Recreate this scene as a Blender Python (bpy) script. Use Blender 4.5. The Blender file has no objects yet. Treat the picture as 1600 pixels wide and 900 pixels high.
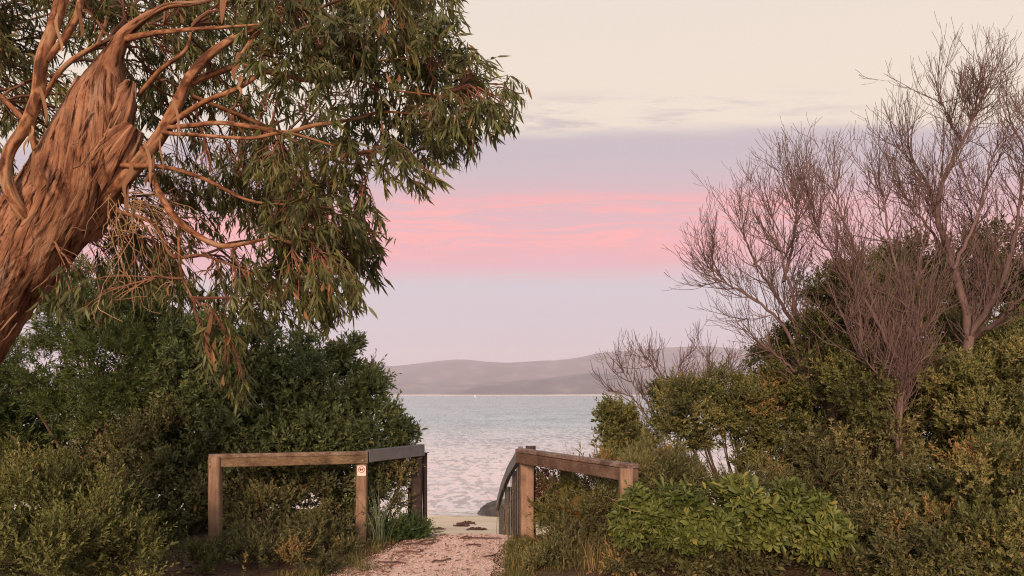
import bpy, math
import numpy as np
from mathutils import Matrix, Vector

# ------------------------------------------------------------------ camera, sky, sun, exposure
SC = bpy.context.scene
COL = SC.collection
F, CX, HY, CZ = 1250.0, 800.0, 617.0, 1.6      # focal length in photo pixels, centre column, horizon row, eye height
cam_d = bpy.data.cameras.new('camera')
cam = bpy.data.objects.new('camera', cam_d); COL.objects.link(cam)
cam.location = (0, 0, CZ); cam.rotation_euler = (math.pi/2, 0, 0)
cam_d.sensor_width = 36; cam_d.lens = 36*F/1600
cam_d.shift_y = (HY-450)/1600
cam_d.clip_start = 0.05; cam_d.clip_end = 60000
SC.camera = cam

SUN_EL, SUN_AZ = 17, 192           # degrees; azimuth clockwise from +Y: the afterglow is behind the camera, to the left
world = bpy.data.worlds.new('World'); SC.world = world
world.use_nodes = True
NT = world.node_tree; NT.nodes.clear()
def wn(t, **k):
    n = NT.nodes.new(t)
    for a, b in k.items(): setattr(n, a, b)
    return n
def wl(a, b): NT.links.new(a, b)
def wmath(op, a, b=None, c=None):
    n = wn('ShaderNodeMath', operation=op)
    for i, v in enumerate((a, b, c)):
        if v is None: continue
        if isinstance(v, (int, float)): n.inputs[i].default_value = v
        else: wl(v, n.inputs[i])
    return n.outputs[0]
def srgb(r, g, b):
    f = lambda c: (c/255/12.92) if c <= 10.3 else ((c/255+0.055)/1.055)**2.4
    return (f(r), f(g), f(b), 1)
def wmix(fac, a, b):
    n = wn('ShaderNodeMix', data_type='RGBA')
    if isinstance(fac, (int, float)): n.inputs[0].default_value = fac
    else: wl(fac, n.inputs[0])
    for i, v in ((6, a), (7, b)):
        if isinstance(v, tuple): n.inputs[i].default_value = v
        else: wl(v, n.inputs[i])
    return n.outputs[2]
def wsmooth(x, lo, hi, a=0.0, b=1.0):
    n = wn('ShaderNodeMapRange', interpolation_type='SMOOTHSTEP')
    wl(x, n.inputs[0])
    for i, v in zip((1, 2, 3, 4), (lo, hi, a, b)): n.inputs[i].default_value = v
    return n.outputs[0]
tc = wn('ShaderNodeTexCoord')
sep = wn('ShaderNodeSeparateXYZ'); wl(tc.outputs['Generated'], sep.inputs[0])
dx, dy, dz = sep.outputs
zc = wmath('MAXIMUM', dz, 0.004)
PX = wmath('DIVIDE', dx, zc); PY = wmath('DIVIDE', dy, zc)       # where the ray meets a flat cloud layer
# clear twilight sky by elevation
el = wn('ShaderNodeValToRGB'); wl(dz, el.inputs[0])
er = el.color_ramp
er.elements[0].position = 0.0; er.elements[0].color = srgb(205, 193, 196)
er.elements[1].position = 1.0; er.elements[1].color = srgb(214, 216, 226)
for p, c in ((0.06, srgb(197, 193, 203)), (0.14, srgb(203, 198, 207)), (0.26, srgb(244, 229, 208)), (0.40, srgb(240, 227, 211)), (0.6, srgb(230, 222, 215))):
    e = er.elements.new(p); e.color = c
# cloud deck far out over the sea: v = height over distance of the deck, straight bands in the layer's own plane
Yr = wmath('ADD', PY, wmath('MULTIPLY', PX, 0.06))
Yp = wmath('MAXIMUM', Yr, 0.05)
v = wmath('DIVIDE', 1.0, Yp)
def wnoise(sx, sy, scale, detail=5.0, rough=0.55, off=0.0, PX=PX, PY=PY):
    cb = wn('ShaderNodeCombineXYZ')
    wl(wmath('MULTIPLY', PX, sx), cb.inputs[0]); wl(wmath('MULTIPLY', PY, sy), cb.inputs[1]); cb.inputs[2].default_value = off
    n = wn('ShaderNodeTexNoise'); wl(cb.outputs[0], n.inputs['Vector'])
    n.inputs['Scale'].default_value = scale; n.inputs['Detail'].default_value = detail; n.inputs['Roughness'].default_value = rough
    return n.outputs['Fac']
warp = wmath('MULTIPLY', wmath('SUBTRACT', wnoise(0.55, 0.9, 1.0, 3, 0.5, 21.0), 0.5), 2.2)
PW = wmath('ADD', PY, warp)
n_fine = wnoise(1.5, 4.6, 1.0, 6, 0.65, 15.0, PY=PW)
n_edge = wnoise(0.9, 2.2, 1.6, 6, 0.6, 3.1)
n_streak = wnoise(0.62, 1.9, 1.25, 8, 0.66, 7.7, PY=PW)
n_soft = wnoise(0.35, 0.8, 0.9, 4, 0.5, 1.3)
ve = wmath('ADD', v, wmath('MULTIPLY', wmath('SUBTRACT', n_edge, 0.5), 0.030))
deck = wsmooth(ve, 0.314, 0.338, 1.0, 0.0)
low = wsmooth(wmath('ADD', v, wmath('MULTIPLY', wmath('SUBTRACT', wmath('ADD', wmath('MULTIPLY', n_soft, 0.6), wmath('MULTIPLY', n_streak, 0.4)), 0.5), 0.13)), 0.108, 0.182)   # lower hem of the deck
band = wn('ShaderNodeValToRGB'); wl(wmath('MULTIPLY', v, 2.5), band.inputs[0])
br = band.color_ramp
br.elements[0].position = 0.33; br.elements[0].color = srgb(212, 193, 199)
br.elements[1].position = 0.85; br.elements[1].color = srgb(203, 190, 196)
for p, c in ((0.40, srgb(236, 168, 178)), (0.52, srgb(231, 176, 184)), (0.62, srgb(218, 180, 188)), (0.70, srgb(203, 186, 193)), (0.76, srgb(198, 185, 193))):
    e = br.elements.new(p); e.color = c
glow = wmath('MULTIPLY', wsmooth(wmath('ADD', wmath('MULTIPLY', n_streak, 0.68), wmath('MULTIPLY', n_fine, 0.32)), 0.42, 0.60), wmath('MULTIPLY', wsmooth(v, 0.160, 0.195), wsmooth(v, 0.225, 0.268, 1.0, 0.0)))
glow = wmath('MULTIPLY', wmath('MULTIPLY', glow, wsmooth(n_soft, 0.32, 0.58, 0.45, 1.0)), wsmooth(PX, 0.6, 2.6, 1.0, 0.35))
deckcol = wmix(glow, band.outputs[0], (1.12, .40, .37, 1))
wisp_n = wnoise(1.1, 3.0, 2.0, 8, 0.68, 11.0)
wisp = wmath('MULTIPLY', wsmooth(wisp_n, 0.46, 0.64), wmath('MULTIPLY', wsmooth(v, 0.322, 0.334), wsmooth(v, 0.352, 0.385, 1.0, 0.0)))
wisp = wmath('MULTIPLY', wisp, wsmooth(PX, 0.2, 1.7, 0.9, 0.25))
up = wsmooth(dz, 0.002, 0.01)
clear = wmix(wisp, el.outputs[0], srgb(205, 191, 191))
deckfac = wmath('MULTIPLY', wmath('MULTIPLY', deck, low), up)
lit = wmix(deckfac, clear, deckcol)
sky = wn('ShaderNodeTexSky', sky_type='NISHITA')
sky.sun_disc = False; sky.sun_elevation = math.radians(SUN_EL); sky.sun_rotation = math.radians(SUN_AZ)
bg_sky = wn('ShaderNodeBackground'); wl(sky.outputs[0], bg_sky.inputs[0]); bg_sky.inputs[1].default_value = 0.0015
bg = wn('ShaderNodeBackground'); wl(lit, bg.inputs[0]); bg.inputs[1].default_value = 0.99
addsh = wn('ShaderNodeAddShader'); wl(bg.outputs[0], addsh.inputs[0]); wl(bg_sky.outputs[0], addsh.inputs[1])
wo = wn('ShaderNodeOutputWorld'); wl(addsh.outputs[0], wo.inputs[0])

sun_d = bpy.data.lights.new('sun', 'SUN'); sun_d.energy = 4.4; sun_d.angle = math.radians(14); sun_d.color = (1.0, 0.70, 0.49)
sun = bpy.data.objects.new('sun', sun_d); COL.objects.link(sun)
a = math.radians(SUN_AZ); e_ = math.radians(SUN_EL)
to_sun = Vector((math.sin(a)*math.cos(e_), math.cos(a)*math.cos(e_), math.sin(e_)))
sun.rotation_euler = to_sun.to_track_quat('Z', 'Y').to_euler()
sun.location = (-6, -12, 6)
SC.view_settings.view_transform = 'Standard'; SC.view_settings.look = 'None'
SC.view_settings.exposure = 0; SC.view_settings.gamma = 1; SC.view_settings.use_curve_mapping = False
SC.render.engine = 'CYCLES'
SC.cycles.use_denoising = True; SC.cycles.filter_width = 1.1; SC.cycles.denoising_prefilter = 'NONE'
SC.cycles.max_bounces = 6; SC.cycles.diffuse_bounces = 3; SC.cycles.glossy_bounces = 2; SC.cycles.transmission_bounces = 4
SC.cycles.volume_bounces = 2; SC.cycles.sample_clamp_indirect = 4

# ------------------------------------------------------------------ helpers
rng = np.random.default_rng(11)
def P(px, py, d): return np.array([(px-CX)/F*d, d, CZ+(HY-py)/F*d])
def nz(a): return a/np.maximum(np.linalg.norm(a, axis=-1, keepdims=True), 1e-9)
def _h(i, j, k):
    n = (i*374761393 + j*668265263 + k*2147483647) & 0xffffffff
    n = ((n ^ (n >> 13))*1274126177) & 0xffffffff
    return ((n ^ (n >> 16)) & 0xffff)/65535.0
def vnoise(p):
    p = np.asarray(p, float); i = np.floor(p).astype(np.int64); f = p-i; f = f*f*(3-2*f)
    r = 0
    for a in (0, 1):
        for b in (0, 1):
            for c in (0, 1):
                w = (f[..., 0] if a else 1-f[..., 0])*(f[..., 1] if b else 1-f[..., 1])*(f[..., 2] if c else 1-f[..., 2])
                r = r + w*_h(i[..., 0]+a, i[..., 1]+b, i[..., 2]+c)
    return r
def fbm(p, o=4):
    p = np.asarray(p, float); s = 0; w = 0.5
    for k in range(o): s = s + w*vnoise(p*2**k+17.3*k); w *= 0.5
    return s/(1-0.5**o)
class Acc:
    """collects triangles and quads with a per-vertex tint; build() links them as ONE mesh object"""
    def __init__(self): self.V, self.T, self.Q, self.A, self.n = [], [], [], [], 0
    def add(self, V, T=None, Q=None, tint=0.5):
        V = np.asarray(V, float).reshape(-1, 3)
        if T is not None and len(T): self.T.append(np.asarray(T, np.int64)+self.n)
        if Q is not None and len(Q): self.Q.append(np.asarray(Q, np.int64)+self.n)
        self.V.append(V); self.A.append(np.broadcast_to(np.asarray(tint, float), (len(V),))); self.n += len(V)
    def mesh(self, name, smooth=False):
        V = np.concatenate(self.V); A = np.concatenate(self.A)
        T = np.concatenate(self.T) if self.T else np.zeros((0, 3), np.int64)
        Q = np.concatenate(self.Q) if self.Q else np.zeros((0, 4), np.int64)
        m = bpy.data.meshes.new(name)
        m.vertices.add(len(V)); m.vertices.foreach_set('co', V.astype(np.float32).ravel())
        L = np.concatenate([T.ravel(), Q.ravel()]).astype(np.int32)
        m.loops.add(len(L)); m.loops.foreach_set('vertex_index', L)
        m.polygons.add(len(T)+len(Q))
        st = np.concatenate([np.arange(len(T))*3, len(T)*3+np.arange(len(Q))*4]).astype(np.int32)
        m.polygons.foreach_set('loop_start', st)
        at = m.attributes.new('tint', 'FLOAT', 'POINT'); at.data.foreach_set('value', A.astype(np.float32))
        m.update(calc_edges=True)
        m.polygons.foreach_set('use_smooth', np.full(len(m.polygons), bool(smooth)))
        return m
    def build(self, name, mat, parent=None, smooth=False, kind=None, origin=None):
        if origin is not None: self.V = [v-np.asarray(origin) for v in self.V]
        o = bpy.data.objects.new(name, self.mesh(name, smooth)); COL.objects.link(o)
        o.data.materials.append(mat)
        if parent is not None: o.parent = parent
        if origin is not None: o.location = origin
        if kind: o['kind'] = kind
        return o
def tag(o, label=None, cat=None, group=None, kind=None):
    for k, val in (('label', label), ('category', cat), ('group', group), ('kind', kind)):
        if val: o[k] = val
    return o
def thing(name, label, cat, loc=(0, 0, 0), group=None):
    o = bpy.data.objects.new(name, None); COL.objects.link(o); o.empty_display_size = 0.2
    o.location = loc
    return tag(o, label, cat, group)
def place(o, root):
    """parent o to root while its vertices keep their world places"""
    o.parent = root; o.matrix_parent_inverse = Matrix.Translation(root.location).inverted(); return o

def tubes(acc, C, R, s=5, tint=0.5):
    """C (N,K,3) centre lines, R (N,K) radii"""
    C = np.asarray(C, float); R = np.asarray(R, float)
    if C.ndim == 2: C = C[None]; R = R[None]
    N, K, _ = C.shape
    t = nz(np.gradient(C, axis=1))
    mean = nz(C[:, -1]-C[:, 0])
    ref = np.where(np.abs(mean[:, 2:3]) < 0.8, np.array([[0, 0, 1.0]]), np.array([[0.3, 0.95, 0.0]]))[:, None, :]
    u = nz(np.cross(t, np.broadcast_to(ref, t.shape))); w = np.cross(t, u)
    an = np.arange(s)*2*math.pi/s
    V = C[:, :, None, :]+R[:, :, None, None]*(np.cos(an)[None, None, :, None]*u[:, :, None, :]+np.sin(an)[None, None, :, None]*w[:, :, None, :])
    idx = np.arange(N*K*s).reshape(N, K, s)
    a = idx[:, :-1, :]; b = np.roll(a, -1, 2); c = np.roll(idx[:, 1:, :], -1, 2); d = idx[:, 1:, :]
    Q = np.stack([a, b, c, d], -1).reshape(-1, 4)
    tt = np.repeat(np.broadcast_to(np.asarray(tint, float), (N,)), K*s)
    acc.add(V.reshape(-1, 3), None, Q, tt)
def spline(pts, n):
    """smooth resampling of a polyline (Catmull-Rom)"""
    p = np.asarray(pts, float); k = len(p)
    q = np.vstack([2*p[0]-p[1], p, 2*p[-1]-p[-2]])
    u = np.linspace(0, k-1, n); i = np.minimum(u.astype(int), k-2); f = (u-i)[:, None]
    a, b, c, d = q[i], q[i+1], q[i+2], q[i+3]
    return 0.5*((2*b)+(c-a)*f+(2*a-5*b+4*c-d)*f**2+(-a+3*b-3*c+d)*f**3)
# leaf outlines: (along, across, lift) and faces
LEAF = {
 'lance': (np.array([[0, 0, 0], [.28, -.5, .02], [.28, .5, .02], [.66, -.38, -.03], [.66, .38, -.03], [1, .25, -.12]]), [[0, 2, 1], [3, 4, 5]], [[1, 2, 4, 3]]),
 'oval': (np.array([[0, 0, 0], [.55, -.5, .10], [1, 0, -.04], [.55, .5, .10], [.5, 0, 0]]), [[0, 4, 1], [1, 4, 2], [2, 4, 3], [3, 4, 0]], []),
 'kite': (np.array([[0, 0, 0], [.5, -.5, .05], [1, 0, 0], [.5, .5, .05]]), [], [[0, 3, 2, 1]]),
 'broad': (np.array([[0, 0, 0], [.35, -.30, .05], [.35, .30, .05], [.75, -.5, .02], [.75, .5, .02], [1, 0, -.10], [.36, 0, -.02], [.76, 0, -.06]]),
           [[0, 6, 1], [0, 2, 6], [3, 7, 5], [7, 4, 5]], [[1, 6, 7, 3], [6, 2, 4, 7]]),
}
def leaves(acc, pos, dr, side, L, W, kind='kite', tint=0.5):
    tmpl, T, Q = LEAF[kind]
    N = len(pos); k = len(tmpl)
    dr = nz(dr); side = nz(side-dr*np.sum(side*dr, -1, keepdims=True)); up = np.cross(dr, side)
    L = np.broadcast_to(np.asarray(L, float), (N,)); W = np.broadcast_to(np.asarray(W, float), (N,))
    V = (pos[:, None, :]+tmpl[None, :, 0:1]*L[:, None, None]*dr[:, None, :]
         + tmpl[None, :, 1:2]*W[:, None, None]*side[:, None, :]+tmpl[None, :, 2:3]*L[:, None, None]*up[:, None, :])
    off = (np.arange(N)*k)[:, None, None]
    T_ = (off+np.array(T)[None]).reshape(-1, 3) if T else None
    Q_ = (off+np.array(Q)[None]).reshape(-1, 4) if Q else None
    acc.add(V.reshape(-1, 3), T_, Q_, np.repeat(np.broadcast_to(np.asarray(tint, float), (N,)), k))
def perp(d):
    ref = np.where(np.abs(d[..., 2:3]) < 0.85, np.array([0, 0, 1.0]), np.array([1.0, 0, 0]))
    u = nz(np.cross(d, ref)); return u, np.cross(d, u)
def sprig_leaves(base, d, sl, n, ang0=1.1, ang1=0.45, jit=0.25, t0=0.12):
    """n leaves spiralling up each stem; returns positions, directions, sides and stem index"""
    S = len(base); u, w = perp(d)
    t = np.linspace(t0, 1, n)[None, :]+rng.normal(0, .02, (S, n))
    ph = np.arange(n)[None, :]*2.39996+rng.uniform(0, 6.28, (S, 1))+rng.normal(0, .3, (S, n))
    an = ang0+(ang1-ang0)*np.clip(t, 0, 1)+rng.normal(0, .12, (S, n))
    rad = np.cos(ph)[..., None]*u[:, None, :]+np.sin(ph)[..., None]*w[:, None, :]
    ld = nz(np.cos(an)[..., None]*d[:, None, :]+np.sin(an)[..., None]*rad+rng.normal(0, jit, (S, n, 3))*0.5)
    pos = base[:, None, :]+d[:, None, :]*(np.broadcast_to(np.asarray(sl, float), (S,))[:, None]*t)[..., None]
    side = np.cross(np.broadcast_to(d[:, None, :], ld.shape), ld)+rng.normal(0, .2, ld.shape)
    return pos.reshape(-1, 3), ld.reshape(-1, 3), side.reshape(-1, 3), np.repeat(np.arange(S), n)
def rdir(n): return nz(rng.normal(0, 1, (n, 3)))

# ------------------------------------------------------------------ materials
def mat_new(name):
    m = bpy.data.materials.new(name); m.use_nodes = True
    nt = m.node_tree; nt.nodes.clear()
    out = nt.nodes.new('ShaderNodeOutputMaterial')
    return m, nt, out
def N_(nt, t, **k):
    n = nt.nodes.new(t)
    for a, b in k.items(): setattr(n, a, b)
    return n
def ramp(nt, src, stops):
    r = N_(nt, 'ShaderNodeValToRGB'); nt.links.new(src, r.inputs[0])
    el = r.color_ramp.elements
    el[0].position, el[0].color = stops[0][0], (*stops[0][1], 1)
    el[1].position, el[1].color = stops[-1][0], (*stops[-1][1], 1)
    for p, c in stops[1:-1]:
        e = el.new(p); e.color = (*c, 1)
    return r.outputs[0]
def noise(nt, vec, scale, detail=4, rough=0.55, dist=0.0):
    n = N_(nt, 'ShaderNodeTexNoise'); n.inputs['Scale'].default_value = scale; n.inputs['Detail'].default_value = detail
    n.inputs['Roughness'].default_value = rough; n.inputs['Distortion'].default_value = dist
    if vec is not None: nt.links.new(vec, n.inputs['Vector'])
    return n.outputs['Fac']
def mapping(nt, scale=(1, 1, 1), rot=(0, 0, 0), coord='Object'):
    t = N_(nt, 'ShaderNodeTexCoord'); mp = N_(nt, 'ShaderNodeMapping')
    mp.inputs['Scale'].default_value = scale; mp.inputs['Rotation'].default_value = rot
    nt.links.new(t.outputs[coord], mp.inputs[0]); return mp.outputs[0]
def bump(nt, h, strength=0.5, dist=0.01):
    b = N_(nt, 'ShaderNodeBump'); b.inputs['Strength'].default_value = strength; b.inputs['Distance'].default_value = dist
    nt.links.new(h, b.inputs['Height']); return b.outputs[0]
def pbsdf(nt, out, col, rough=0.7, spec=0.3, normal=None):
    p = N_(nt, 'ShaderNodeBsdfPrincipled')
    if isinstance(col, tuple): p.inputs['Base Color'].default_value = (*col, 1)
    else: nt.links.new(col, p.inputs['Base Color'])
    if isinstance(rough, (int, float)): p.inputs['Roughness'].default_value = rough
    else: nt.links.new(rough, p.inputs['Roughness'])
    p.inputs['Specular IOR Level'].default_value = spec
    if normal is not None: nt.links.new(normal, p.inputs['Normal'])
    if out is not None: nt.links.new(p.outputs[0], out.inputs[0])
    return p
def tint_attr(nt):
    a = N_(nt, 'ShaderNodeAttribute'); a.attribute_name = 'tint'; return a.outputs['Fac']
def m_leaf(name, stops, trans=0.28, rough=0.5, spec=0.35):
    m, nt, out = mat_new(name)
    col = ramp(nt, tint_attr(nt), stops)
    p = pbsdf(nt, None, col, rough, spec)
    tr = N_(nt, 'ShaderNodeBsdfTranslucent')
    hs = N_(nt, 'ShaderNodeHueSaturation'); hs.inputs['Value'].default_value = 1.3; hs.inputs['Saturation'].default_value = 1.1
    nt.links.new(col, hs.inputs['Color']); nt.links.new(hs.outputs[0], tr.inputs[0])
    mx = N_(nt, 'ShaderNodeMixShader'); mx.inputs[0].default_value = trans
    nt.links.new(p.outputs[0], mx.inputs[1]); nt.links.new(tr.outputs[0], mx.inputs[2]); nt.links.new(mx.outputs[0], out.inputs[0])
    return m
def m_twig(name, a, b, scale=(30, 30, 8)):
    m, nt, out = mat_new(name)
    n = noise(nt, mapping(nt, scale), 1.0, 4)
    s = N_(nt, 'ShaderNodeMath', operation='ADD'); nt.links.new(n, s.inputs[0]); nt.links.new(tint_attr(nt), s.inputs[1])
    s2 = N_(nt, 'ShaderNodeMath', operation='MULTIPLY'); nt.links.new(s.outputs[0], s2.inputs[0]); s2.inputs[1].default_value = 0.5
    pbsdf(nt, out, ramp(nt, s2.outputs[0], [(0.3, a), (0.7, b)]), 0.8, 0.2, bump(nt, n, 0.4, 0.004))
    return m
def m_wood(name, stops, axis_scale, rough=0.75, stain=None, bs=0.5):
    m, nt, out = mat_new(name)
    vec = mapping(nt, axis_scale)
    g = noise(nt, vec, 1.0, 6, 0.65, 0.4)
    blot = noise(nt, mapping(nt, (5, 5, 5)), 1.0, 4, 0.6)
    mxm = N_(nt, 'ShaderNodeMath', operation='MULTIPLY_ADD'); nt.links.new(blot, mxm.inputs[0]); mxm.inputs[1].default_value = 0.55
    sc = N_(nt, 'ShaderNodeMath', operation='MULTIPLY'); nt.links.new(g, sc.inputs[0]); sc.inputs[1].default_value = 0.5
    nt.links.new(sc.outputs[0], mxm.inputs[2])
    col = ramp(nt, mxm.outputs[0], stops)
    pbsdf(nt, out, col, rough, 0.25, bump(nt, g, bs, 0.006))
    return m
M = {}
M['gum_leaf'] = m_leaf('gum_leaf', [(0, (.050, .054, .018)), (.5, (.100, .108, .034)), (.85, (.170, .172, .056)), (.95, (.20, .14, .05)), (1, (.28, .13, .05))], 0.22)
M['dead_leaf'] = m_leaf('dead_leaf', [(0, (.20, .085, .04)), (1, (.38, .20, .10))], 0.35, 0.7, 0.2)
M['coast_leaf'] = m_leaf('coast_leaf', [(0, (.074, .098, .038)), (.5, (.146, .176, .068)), (.9, (.225, .245, .10)), (1, (.26, .23, .07))], 0.2, 0.45)
M['dark_leaf'] = m_leaf('dark_leaf', [(0, (.052, .074, .022)), (.6, (.105, .140, .040)), (1, (.17, .19, .055))], 0.25)
M['yellow_leaf'] = m_leaf('yellow_leaf', [(0, (.062, .070, .020)), (.5, (.130, .138, .040)), (.9, (.245, .235, .078)), (1, (.32, .18, .06))], 0.25, 0.6)
M['olive_leaf'] = m_leaf('olive_leaf', [(0, (.056, .058, .018)), (.5, (.128, .130, .040)), (.9, (.250, .235, .080)), (1, (.28, .16, .06))], 0.22, 0.6)
M['heath_leaf'] = m_leaf('heath_leaf', [(0, (.056, .056, .022)), (.5, (.118, .114, .044)), (.9, (.215, .195, .080)), (1, (.26, .16, .06))], 0.22, 0.6)
M['lush_leaf'] = m_leaf('lush_leaf', [(0, (.058, .076, .018)), (.5, (.112, .138, .034)), (.9, (.185, .200, .052)), (1, (.28, .21, .05))], 0.2, 0.5, 0.3)
M['herb_leaf'] = m_leaf('herb_leaf', [(0, (.040, .070, .024)), (1, (.090, .135, .048))], 0.25)
M['russet_leaf'] = m_leaf('russet_leaf', [(0, (.085, .035, .018)), (.6, (.15, .065, .040)), (1, (.20, .10, .07))], 0.25)
M['fern'] = m_leaf('fern', [(0, (.10, .058, .008)), (.5, (.20, .105, .014)), (1, (.30, .16, .03))], 0.3, 0.6)
M['green_fern'] = m_leaf('green_fern', [(0, (.04, .055, .015)), (1, (.085, .10, .03))], 0.3, 0.6)
M['grass'] = m_leaf('grass', [(0, (.075, .090, .020)), (.6, (.14, .13, .034)), (1, (.30, .22, .09))], 0.3, 0.6)
M['dry_grass'] = m_leaf('dry_grass', [(0, (.16, .11, .040)), (1, (.38, .27, .12))], 0.3, 0.6)
M['sedge'] = m_leaf('sedge', [(0, (.09, .13, .08)), (1, (.22, .26, .16))], 0.25, 0.5)
M['litter'] = m_leaf('litter', [(0, (.10, .042, .028)), (.5, (.26, .12, .075)), (1, (.50, .30, .21))], 0.15, 0.8, 0.15)
M['twig'] = m_twig('twig', (.055, .032, .022), (.12, .072, .05))
M['bare_twig'] = m_twig('bare_twig', (.086, .052, .050), (.185, .122, .112))
M['pale_twig'] = m_twig('pale_twig', (.22, .13, .07), (.36, .22, .12))
M['gum_twig'] = m_twig('gum_twig', (.13, .055, .035), (.26, .13, .08))
M['post_wood'] = m_wood('post_wood', [(.34, (.11, .066, .046)), (.5, (.235, .145, .100)), (.66, (.33, .22, .155))], (60, 60, 3.0))
M['rail_wood'] = m_wood('rail_wood', [(.36, (.055, .034, .020)), (.48, (.155, .098, .055)), (.58, (.23, .155, .092)), (.70, (.31, .23, .15))], (3.0, 60, 70))
M['cap_wood'] = m_wood('cap_wood', [(.36, (.07, .042, .030)), (.5, (.19, .125, .088)), (.66, (.34, .26, .20))], (3.0, 60, 70))
M['old_rail'] = m_wood('old_rail', [(.36, (.040, .024, .018)), (.5, (.105, .062, .045)), (.66, (.19, .125, .095))], (30, 30, 70))
M['old_cap'] = m_wood('old_cap', [(.36, (.050, .030, .026)), (.5, (.15, .095, .080)), (.66, (.32, .25, .22))], (30, 30, 70))
M['dark_wood'] = m_wood('dark_wood', [(.3, (.034, .023, .021)), (.6, (.060, .042, .039)), (.75, (.095, .070, .062))], (60, 60, 3.0))
M['grey_paint'] = m_wood('grey_paint', [(.3, (.105, .098, .105)), (.55, (.145, .138, .145)), (.75, (.20, .19, .195))], (8, 8, 8), 0.5, None, 0.15)
def m_flat(name, c, rough=0.5, metal=0.0):
    m, nt, out = mat_new(name)
    n = noise(nt, mapping(nt, (40, 40, 40)), 1.0, 3)
    col = ramp(nt, n, [(.3, tuple(x*.85 for x in c)), (.7, tuple(min(1, x*1.1) for x in c))])
    p = pbsdf(nt, out, col, rough, 0.4); p.inputs['Metallic'].default_value = metal
    return m
M['sign_white'] = m_flat('sign_white', (.80, .74, .70), 0.4)
M['sign_red'] = m_flat('sign_red', (.55, .09, .06), 0.4)
M['sign_black'] = m_flat('sign_black', (.05, .03, .03), 0.4)
M['wire'] = m_flat('wire', (.36, .38, .36), 0.5, 0.3)
M['boat_white'] = m_flat('boat_white', (.8, .8, .78), 0.4)

# bark of the old gum: fibrous, furrowed, orange-brown over grey
def m_bark(name, smooth=False):
    m, nt, out = mat_new(name)
    uv = N_(nt, 'ShaderNodeUVMap'); uv.uv_map = 'grain'
    mp = N_(nt, 'ShaderNodeMapping'); mp.inputs['Scale'].default_value = (7, 1.3, 1) if not smooth else (7, 1.6, 1); nt.links.new(uv.outputs[0], mp.inputs[0])
    fib = noise(nt, mp.outputs[0], 3.0, 7, 0.68, 0.5)
    mp2 = N_(nt, 'ShaderNodeMapping'); mp2.inputs['Scale'].default_value = (2.5, 1.2, 1) if not smooth else (3.5, 2.6, 1); nt.links.new(uv.outputs[0], mp2.inputs[0])
    blot = noise(nt, mp2.outputs[0], 2.2, 5, 0.6, 0.6)
    if smooth:
        c1 = ramp(nt, blot, [(.38, (.11, .048, .028)), (.45, (.27, .118, .062)), (.53, (.38, .205, .112)), (.64, (.31, .20, .135))])
        c2 = ramp(nt, fib, [(.34, (.22, .16, .13)), (.46, (.75, .68, .62)), (.58, (1, 1, 1))])
    else:
        c1 = ramp(nt, blot, [(.34, (.19, .085, .048)), (.46, (.32, .158, .092)), (.56, (.40, .215, .130)), (.64, (.36, .225, .155)), (.74, (.29, .21, .17))])
        c2 = ramp(nt, fib, [(.37, (.07, .05, .045)), (.43, (.42, .34, .30)), (.51, (.88, .84, .82)), (.72, (1, 1, 1))])
    mx = N_(nt, 'ShaderNodeMix', data_type='RGBA', blend_type='MULTIPLY'); mx.inputs[0].default_value = 1.0
    nt.links.new(c1, mx.inputs[6]); nt.links.new(c2, mx.inputs[7])
    pbsdf(nt, out, mx.outputs[2], 0.85, 0.15, bump(nt, fib, 0.7 if not smooth else 0.5, 0.03 if not smooth else 0.008))
    return m
M['bark'] = m_bark('bark'); M['limb_bark'] = m_bark('limb_bark', True)

# ------------------------------------------------------------------ terrain, path, beach, sea, hills
XS = -0.48                                        # centre line of the stairs at the head of the path
def smooth(x, a, b): t = np.clip((x-a)/(b-a), 0, 1); return t*t*(3-2*t)
def gz(x, y):
    x = np.asarray(x, float); y = np.asarray(y, float)
    xs = XS-0.09*(y-9.1)
    side = smooth(np.abs(x-xs), 0.55, 1.6)
    start = 9.15+1.3*side
    drop = np.clip(y-start, 0, 7.0)
    z = -np.minimum(0.36*drop+0.02*drop**1.5*(1-side), 2.5)
    z = z-0.06*(1-side)*smooth(y, 9.12, 9.3)
    bumpy = 0.10*(fbm(np.stack([x*.7, y*.7, 0*x], -1))-.5)*smooth(np.abs(x-path_c(y)), 0.7, 1.6)
    return z+bumpy+0.10*smooth(np.abs(x-path_c(y)), 0.8, 2.4)*(y < 14)
def path_c(y): return np.interp(y, [-6, 2, 5, 7.05, 9.15], [-.4, -.6, -.85, -.86, -.53])
def grid(xs, ys, zf):
    X, Y = np.meshgrid(xs, ys); Z = zf(X, Y)
    V = np.stack([X, Y, Z], -1).reshape(-1, 3); ny, nx = X.shape
    i = np.arange(nx*ny).reshape(ny, nx)
    return V, np.stack([i[:-1, :-1], i[:-1, 1:], i[1:, 1:], i[1:, :-1]], -1).reshape(-1, 4)

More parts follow.
